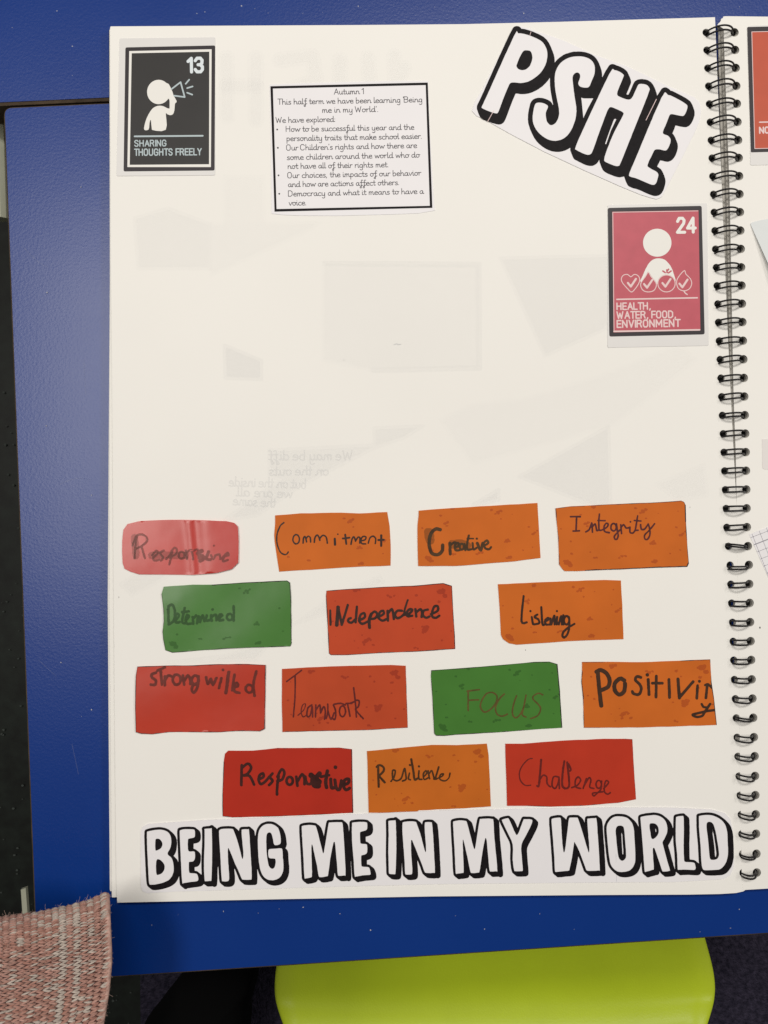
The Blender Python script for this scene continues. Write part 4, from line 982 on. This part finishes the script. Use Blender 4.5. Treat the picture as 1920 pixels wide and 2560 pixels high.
brick(1235, 1440, 4.879, [(48,100),(480,80),(900,62),(1350,48),(1548,55),(1565,350),(1580,770),(900,795),(550,820),(280,838),(180,820),(110,770),(85,720),(75,500),(60,260)],
 'orange', 'listening', [[(362,245),(335,550),(400,565)], [(460,500),(475,585)], Dt(445,428), [(530,470),(495,500),(540,530),(550,575),(490,590)], [(577,380),(590,580),(620,590)], [(620,560),(665,530),(660,510),(625,540),(635,590),(680,590)], [(690,520),(690,590)], [(700,590),(735,485),(740,590)], [(770,500),(765,590)], Dt(768,428), [(790,590),(820,490),(830,590)], [(830,590),(845,480),(850,590)], E_(885,540,32,52), [(915,500),(920,600),(900,700),(860,750),(835,730),(850,680),(920,620),(980,585)]],
 24, inkbrown, 'orange card handwritten Listening, its lower left corner rounded', spots=SPA)
brick(330, 1650, 4.879, [(65,80),(400,68),(750,65),(1050,50),(1400,48),(1630,60),(1628,400),(1620,840),(1560,868),(1300,865),(1080,880),(700,880),(450,880),(250,905),(110,900),(45,880),(38,600),(45,200)],
 'red', 'strong willed', [[(290,155),(240,175),(245,215),(290,250),(280,300),(230,300)], [(310,130),(400,90)], [(350,140),(365,300)], [(400,200),(400,310)], [(400,250),(440,190),(480,200)], E_(545,240,48,62), [(620,190),(635,300)], [(640,250),(680,190),(710,230),(710,290)], E_(770,245,42,55), [(810,200),(800,320),(760,395),(730,370),(745,310),(800,280)],
  [(905,210),(925,290),(960,230),(985,300),(1030,220)], [(1090,220),(1060,340)], Dt(1110,120), (36, [(1180,150),(1145,400)]), [(1250,180),(1220,370)], [(1230,330),(1290,320),(1280,280),(1250,300),(1250,380),(1310,400)], E_(1430,350,42,48), [(1515,140),(1480,300),(1495,435)]],
 30, inkfade, 'red card handwritten strong willed near its top edge', edges=[(0,5,2.6),(5,8,2.6),(8,14,2.2),(14,18,2.2)], gloss=True, zf=bump8, soft=.2)
brick(700, 1655, 5.027, [(25,88),(350,68),(900,48),(1400,38),(1580,48),(1590,400),(1605,825),(1100,855),(600,865),(30,880),(22,500)],
 'burnt', 'teamwork', [(17, [(85,245),(270,105)]), (17, [(190,180),(188,450),(168,690)]), (12, [(225,670),(300,600),(320,530),(285,540),(265,620),(290,690),(340,660)]), [(400,540),(350,580),(340,680),(380,670),(405,560),(410,690)], [(450,540),(445,690)], [(455,600),(500,540),(510,640)], [(510,640),(550,560),(570,620),(560,720)], [(600,530),(600,640),(580,710)], [(600,600),(640,720),(680,640)], [(670,540),(700,620),(690,720),(650,700)], [(680,530),(760,520),(820,540)], E_(785,620,38,68), [(850,530),(880,680)], [(830,520),(900,520)],
  [(925,325),(945,480),(960,690)], [(880,520),(930,500)], [(955,480),(995,490),(985,560),(950,600),(1045,710)]],
 19, mat('maroon_marker', (0.10, 0.010, 0.010), 0.5, 0.3, alpha=.78, var=.3, vscale=250), 'burnt orange card handwritten Teamwork', spots=SPB, edges=[(6,9,1.6),(4,6,1.0)])
brick(1070, 1645, 4.879, [(40,150),(400,125),(900,85),(1300,48),(1480,45),(1580,75),(1610,400),(1638,850),(1380,865),(1200,880),(800,910),(350,935),(200,950),(100,948),(75,920),(55,500),(35,220)],
 'green', 'focus', [[(490,400),(490,640)], [(480,405),(625,385)], [(495,515),(615,510)], [(790,420),(720,430),(660,510),(640,600),(690,660),(770,620),(830,540),(840,460),(790,420)], [(930,440),(870,500),(825,600),(840,680),(900,710),(970,685)], [(1080,460),(1040,580),(1030,680),(1070,730),(1130,680),(1170,590)], [(1195,455),(1170,590),(1150,690),(1195,720)], [(1400,450),(1350,430),(1290,460),(1280,500),(1340,560),(1375,620),(1340,700),(1250,740)]],
 17, inkolive, 'green card lettered FOCUS in faint brown pen', spots=SPA, edges=[(0,3,2.8),(3,5,3.2),(5,7,4.6),(8,10,1.2),(10,13,2.6),(13,17,2.0)])
brick(1445, 1640, 4.673, [(48,70),(350,68),(750,72),(1200,55),(1545,40),(1560,300),(1590,500),(1622,805),(1200,820),(700,835),(250,838),(70,838),(60,500),(40,300),(48,180)],
 'orange', 'positivity', [[(230,180),(250,400),(272,580)], [(215,185),(265,165),(330,200),(370,280),(350,360),(270,400)], [(540,285),(490,265),(430,320),(430,400),(480,450),(535,420),(550,350),(548,320)], (30, [(735,250),(690,240),(670,280),(720,330),(740,390),(710,450),(650,440),(635,415)]), (31, [(820,275),(830,450)]), (36, Dt(810,220)), (29, [(915,235),(912,480)]), (29, [(870,318),(985,318)]), (30, [(1062,275),(1070,485)]), (33, [(1168,270),(1185,490)]), (30, [(1190,480),(1345,300)]), (28, [(1397,345),(1388,495)]), (30, Dt(1418,295)), (28, [(1510,340),(1495,490)]), (24, [(1485,340),(1520,330),(1565,372)]),
  (24, [(1445,560),(1465,595),(1500,600)]), (26, [(1545,560),(1490,640),(1450,700),(1380,710),(1340,685),(1420,665),(1500,645),(1595,632)])],
 42, mat('thick_brown_marker', (0.045, 0.020, 0.010), 0.45, 0.3, alpha=.93, var=.25, vscale=200), 'orange card handwritten positivity in thick marker, its y dropped below', spots=SPB, edges=[(0,1,1.8),(3,4,2.2),(4,5,1.2),(5,7,3.4),(10,12,1.6),(12,14,3.0)])
brick(550, 1860, 4.879, [(60,120),(100,82),(400,82),(700,50),(1100,48),(1450,45),(1610,65),(1615,400),(1625,840),(1100,865),(600,885),(150,895),(32,882),(30,600),(45,220)],
 'deepred', 'responsive', [[(265,260),(260,500)], [(270,290),(340,240),(380,290),(340,360),(290,385),(360,390),(415,495)], [(480,430),(530,400),(525,360),(485,380),(470,440),(500,490),(550,460)], [(550,460),(640,360)], [(600,400),(640,450),(600,500)], [(715,390),(700,500),(695,615)], [(700,400),(750,310),(785,350),(760,430),(700,450)], E_(850,450,38,48), [(930,400),(945,510)], [(950,450),(1000,370),(1030,420),(1030,490)], [(1040,400),(1060,480),(1110,480),(1120,380)], (58, [(1110,380),(1150,430),(1150,500),(1200,510)]), (50, [(1215,360),(1170,420),(1215,460),(1180,510)]),
  (38, [(1310,330),(1290,460),(1300,530)]), [(1230,400),(1330,380)], (36, [(1350,430),(1360,530),(1400,530)]), (40, Dt(1408,283)), (36, [(1400,440),(1420,540),(1460,550),(1480,450)]), (34, [(1480,500),(1560,480),(1570,430),(1520,440),(1510,520),(1540,560),(1580,540)])],
 30, mat('near_black_marker', (0.035, 0.008, 0.006), 0.45, 0.3, alpha=.84, var=.4, vscale=200), 'deep red card handwritten Responsive with overwritten letters', edges=[(3,6,1.8),(6,8,3.6),(8,12,1.6),(12,14,2.6)])
brick(910, 1850, 5.184, [(38,145),(400,110),(880,65),(1200,68),(1592,48),(1615,200),(1630,500),(1645,860),(1300,885),(710,912),(690,925),(300,940),(60,942),(50,600),(45,300)],
 'amber', 'resilience', [[(185,330),(185,450),(190,605)], [(165,350),(200,325),(250,350),(255,400),(210,450),(190,460),(270,550)], (20, [(350,535),(390,480),(405,400),(370,400),(375,500),(420,530)]), (20, [(420,530),(480,500),(525,370),(540,440),(545,510),(500,530)]), (20, [(590,430),(575,500),(600,515)]), Dt(595,325), [(612,250),(640,400),(655,510),(690,500)], (20, [(712,400),(710,500),(750,510)]), Dt(712,342), (20, [(770,480),(815,430),(800,400),(770,440),(780,510),(830,490)]), (20, [(830,400),(850,500)]), (20, [(850,430),(880,400),(910,510)]), (22, [(968,350),(925,500)]), (18, [(930,510),(1010,470),(1030,440),(990,450),(985,510),(1050,530),(1100,490),(1115,430)])],
 26, mat('umber_marker', (0.055, 0.022, 0.006), 0.45, 0.3, alpha=.86, var=.4, vscale=200), 'orange card handwritten Resilience, just above the title strip', spots=SPB)
brick(1255, 1840, 4.879, [(40,95),(250,95),(700,60),(1250,35),(1500,35),(1590,40),(1610,400),(1635,772),(1420,815),(1000,850),(600,862),(300,852),(62,852),(52,500)],
 'red', 'challenge', [(14, [(370,275),(320,285),(250,360),(212,450),(225,540),(280,600),(350,600)]), (24, [(478,290),(465,450),(450,600),(430,610)]), [(455,550),(500,480),(545,500),(550,580),(590,620)], [(690,500),(630,500),(610,600),(650,640),(690,560),(695,500),(700,640)], (24, [(760,310),(740,450),(735,600),(770,640)]), (22, [(795,320),(810,450),(820,600),(790,640)]), (22, [(810,340),(840,410),(815,430)]), [(850,630),(920,600),(960,540),(930,500),(895,540),(900,620),(960,640)], [(1030,520),(990,640)], [(1005,600),(1060,510),(1085,540),(1070,620),(1120,640)], E_(1180,590,33,48), [(1215,550),(1210,640),(1170,690),(1120,730),(1105,700),(1160,690),(1230,680)], [(1240,640),(1300,570),(1270,545),(1250,600),(1250,680),(1290,710),(1320,690)]],
 18, inkpencil, 'red card handwritten Challenge in thin pen', edges=[(4,6,1.4),(6,8,1.2),(8,11,1.2)])

# ---- loose paper on the right hand page
lift = lambda x, y: 0.3+3.0*max(0, min(1, (y-560)/160))**1.1
pb_ = [(1876, 560), (1879, 556), (1898, 551), (1960, 540), (2300, 520), (2350, 760), (1962, 752)]
V = [P(x, y, lift(x, y)) for x, y in pb_]
o = mobj('paper_sheet', V+[(v[0], v[1], v[2]-.00015) for v in V], [tuple(range(7))[::-1], tuple(range(7, 14))]+[(k, (k+1) % 7, 7+(k+1) % 7, 7+k) for k in range(7)], mat('pale_blue_paper', (0.67, 0.70, 0.71), 0.6, 0.3, var=.02))
tag(o, 'pale blue-grey paper lifting off the right hand page beside the rings', 'paper')
gp = [(1873, 1336), (1920, 1317), (2250, 1190), (2330, 1420), (2000, 1620), (1922, 1446)]
gpaper = card('squared_paper', gp, M['white'], 'squared paper glued aslant on the right hand page', 'paper', z=.2)
f = Field(1860, 1180, 2340, 1640, 1.2)
ux, uy = math.cos(-0.372), math.sin(-0.372); vx, vy = -math.sin(-0.372), math.cos(-0.372)
for k in range(0, 26):
    a = (1873+vx*(9+k*19.5), 1336+vy*(9+k*19.5)); f.stroke([(a[0], a[1]), (a[0]+ux*460, a[1]+uy*460)], 2.4 if k == 1 else 1.3)
for k in range(0, 26):
    a = (1873+ux*(7+k*19.5), 1336+uy*(7+k*19.5)); f.stroke([(a[0], a[1]), (a[0]+vx*460, a[1]+vy*460)], 1.3)
f.clip([gp])
child('ruled_lines', f.loops(), .23, mat('grey_rule_print', (0.16, 0.15, 0.2), 0.6, alpha=.5), gpaper)
card('paper_slip', [(1905, 1098), (2100, 1090), (2100, 1178), (1912, 1174), (1906, 1170)], mat('lilac_paper', (0.72, 0.69, 0.68), 0.6), 'pale lilac slip glued on the right hand page above the squared paper', 'paper', z=.16)

# ------------------------------------------------------------------ knitted sleeve
sl = empty('sleeve', P(60, 2420, TABLE))
tag(sl, 'pink and white marled knitted sleeve resting over the near left corner of the table', 'sleeve')
XR = [(-330, 0.0), (0, .5), (120, .8), (265, 1.0)]
# centre line and half sizes along the sleeve (u: 0 far left .. 1 cuff)
def sleeve(u, th):
    """u along the sleeve towards the cuff, th round it (0 = far side silhouette, pi/2 = top)"""
    x = -420+690*u
    ytop = np.interp(x, [-420, 0, 80, 170, 230, 266], [2320, 2300, 2290, 2272, 2256, 2239])
    ybot = np.interp(x, [-420, 0, 150, 266], [2960, 2900, 2850, 2800])
    half = (ybot-ytop)/2; yc = (ybot+ytop)/2
    zb = np.interp(u, [0, .6, 1], [40, 34, 24]); zc = zb+TABLE+0.8
    c, sn = math.cos(th), math.sin(th)
    z = zc+zb*sn
    y = yc-half*c
    edge_x = np.interp(y, [2228, 2330, 2400, 2480, 2560, 2700], [-2, 2, 5, -2, -16, -40])
    xx = x+edge_x*u-(14 if sn < 0 else 0)*u*min(1, -sn*3 if sn < 0 else 0)
    return Vector(P(xx, y, z))
def frame(u, th):
    e = 1e-3; p = sleeve(u, th); du = (sleeve(u+e, th)-sleeve(u-e, th)).normalized(); dt = (sleeve(u, th+e)-sleeve(u, th-e)).normalized()
    n = dt.cross(du).normalized()
    return p, du, dt, n
NU, NT = 40, 72
V = []; Fc = []
for i in range(NU+1):
    for k in range(NT):
        p, du, dt, n = frame(i/NU, 2*math.pi*k/NT)
        V.append(tuple(p-n*0.0009 if (p-n*0.0009-sleeve(i/NU, 0)).length else p))
for i in range(NU):
    for k in range(NT): q = i*NT; Fc.append((q+k, q+(k+1) % NT, q+NT+(k+1) % NT, q+NT+k))
M['wool_dark'] = mat('dusty_pink_wool_ground', (0.22, 0.095, 0.08), 0.95, 0.05, var=.2, vscale=300)
mobj_(sl, 'lining', V, Fc, M['wool_dark'], True)
m = bpy.data.materials.new('marled_wool'); m.use_nodes = True; nt = m.node_tree; bs = nt.nodes['Principled BSDF']
at = nd(nt, 'ShaderNodeAttribute'); at.attribute_name = 'yarn'
nz = nd(nt, 'ShaderNodeTexNoise'); nz.inputs['Scale'].default_value = 900; tcn = nd(nt, 'ShaderNodeTexCoord'); nt.links.new(tcn.outputs['Object'], nz.inputs['Vector'])
mx = nd(nt, 'ShaderNodeMixRGB'); mx.blend_type = 'MULTIPLY'; mx.inputs['Fac'].default_value = .45
nt.links.new(at.outputs['Color'], mx.inputs[1]); nt.links.new(nz.outputs['Fac'], mx.inputs[2]); 
nt.links.new(mx.outputs['Color'], bs.inputs['Base Color']); bs.inputs['Roughness'].default_value = .95; bs.inputs['Specular IOR Level'].default_value = .1
bs.inputs['Sheen Weight'].default_value = .3
wb = nd(nt, 'ShaderNodeBump'); wb.inputs['Distance'].default_value = .0004; nt.links.new(nz.outputs['Fac'], wb.inputs['Height']); nt.links.new(wb.outputs['Normal'], bs.inputs['Normal'])
M['wool'] = m
# stitches: each is a V of two plump yarn legs pointing along the sleeve
pitch_u = 17.8/690.0; 
V = []; Fc = []; col = []
ncols = int(1/pitch_u)
for ci in range(ncols+1):
    u = 1.0-(ci+.5)*pitch_u
    if u < 0.36: break
    xpx = -420+690*u
    nr = 96
    white_col = any(abs(xpx-w) < 8.5 for w in (191, 153)) 
    semi = any(abs(xpx-w) < 9 for w in (262, 138, 84, 30, 226))
    for ri in range(nr):
        th = -0.5+(ri/nr)*(math.pi*1.30)
        p, du, dt, n = frame(u, th)
        e = (frame(u, th+math.pi*1.3/nr)[0]-p).length
        drift = 0.3*math.sin(ri*.11)
        r0 = random.random()
        pw = 0.88 if white_col else (0.34 if semi else 0.13)
        wn = 0.5+0.5*math.sin(ri*0.9+ci*2.1)
        for leg in (-1, 1):
            isw = random.random() < pw
            base = (0.58, 0.50, 0.44) if isw else random.choice([(0.50, 0.275, 0.225), (0.46, 0.25, 0.20), (0.53, 0.31, 0.255), (0.42, 0.21, 0.165)])
            jit = random.uniform(.85, 1.12)
            base = tuple(min(1, c*jit) for c in base)
            L_ = 0.0034*1.02; wd = e*0.50; h = 0.0009
            a_ = p-du*L_*.5+dt*leg*e*.50+n*.0001; b_ = p+du*L_*.5+dt*leg*e*.02+n*.0005
            ax = (b_-a_); side = ax.normalized().cross(n).normalized()
            j0 = Vector((random.uniform(-1, 1), random.uniform(-1, 1), 0))*.0002
            bse = len(V)
            for (t, s_) in ((0.0, .35), (.25, .85), (.6, 1.0), (.88, .7), (1.0, .3)):
                c_ = a_+ax*t+j0+n*h*.35*math.sin(math.pi*t)
                for q in range(6):
                    w = math.pi*q/5
                    V.append(tuple(c_+side*math.cos(w)*wd*.5*s_+n*math.sin(w)*h*s_)); col.append(base)
            for t in range(4):
                for q in range(5): z0 = bse+t*6+q; Fc.append((z0, z0+6, z0+7, z0+1))
o = mobj_(sl, 'knitting', V, Fc, M['wool'], True)
ca = o.data.color_attributes.new('yarn', 'FLOAT_COLOR', 'POINT')
ca.data.foreach_set('color', [c for q in col for c in (*q, 1)])
tag(o, kind='stuff')
# loose fibres at the edges
V = []; Fc = []; 
def fibre(p, d, L_, w):
    b = len(V); k = 5; s = d.cross(Vector((0, 0, 1))).normalized(); cur = Vector(p); dd = Vector(d); tw = random.uniform(-1.2, 1.2)
    for i in range(k+1):
        V.append(tuple(cur+s*w)); V.append(tuple(cur-s*w)); cur = cur+dd*(L_/k)
        dd = (dd+s*tw*.3+Vector((0, 0, random.uniform(-.2, .2)))).normalized()
    for i in range(k): Fc.append((b+2*i, b+2*i+1, b+2*i+3, b+2*i+2))
for k in range(200):
    u = random.uniform(.4, 1.0); th = random.uniform(-.35, .25)
    p, du, dt, n = frame(u, th)
    fibre(p, (n+du*random.uniform(-1, 1)+Vector((0, .5, .2))).normalized(), random.uniform(.001, .003), .00003)
for k in range(110):
    th = random.uniform(-.2, 2.6); p, du, dt, n = frame(.998, th)
    fibre(p, (du+dt*random.uniform(-1.2, 1.2)+n*.4).normalized(), random.uniform(.0008, .0025), .00003)
for k in range(500):
    u = random.uniform(.4, 1.0); th = random.uniform(0, 2.4); p, du, dt, n = frame(u, th)
    fibre(p+n*.0012, (n*.5+du*random.uniform(-1, 1)+dt*random.uniform(-1, 1)).normalized(), random.uniform(.001, .004), .00004)
tag(mobj_(sl, 'fuzz', V, Fc, mat('pale_wool_fuzz', (0.42, 0.30, 0.26), .95, .05)), kind='stuff')
# folded hem of the cuff
hem = [tuple(frame(.997, 2*math.pi*k/60)[0]) for k in range(61)]
v, f_ = tube(hem, .0013, 8, False)
mobj_(sl, 'hem', v, f_, mat('pale_pink_hem_wool', (0.42, 0.27, 0.23), .95, .05, var=.3, vscale=400, bump=.0006, bscale=500), True)
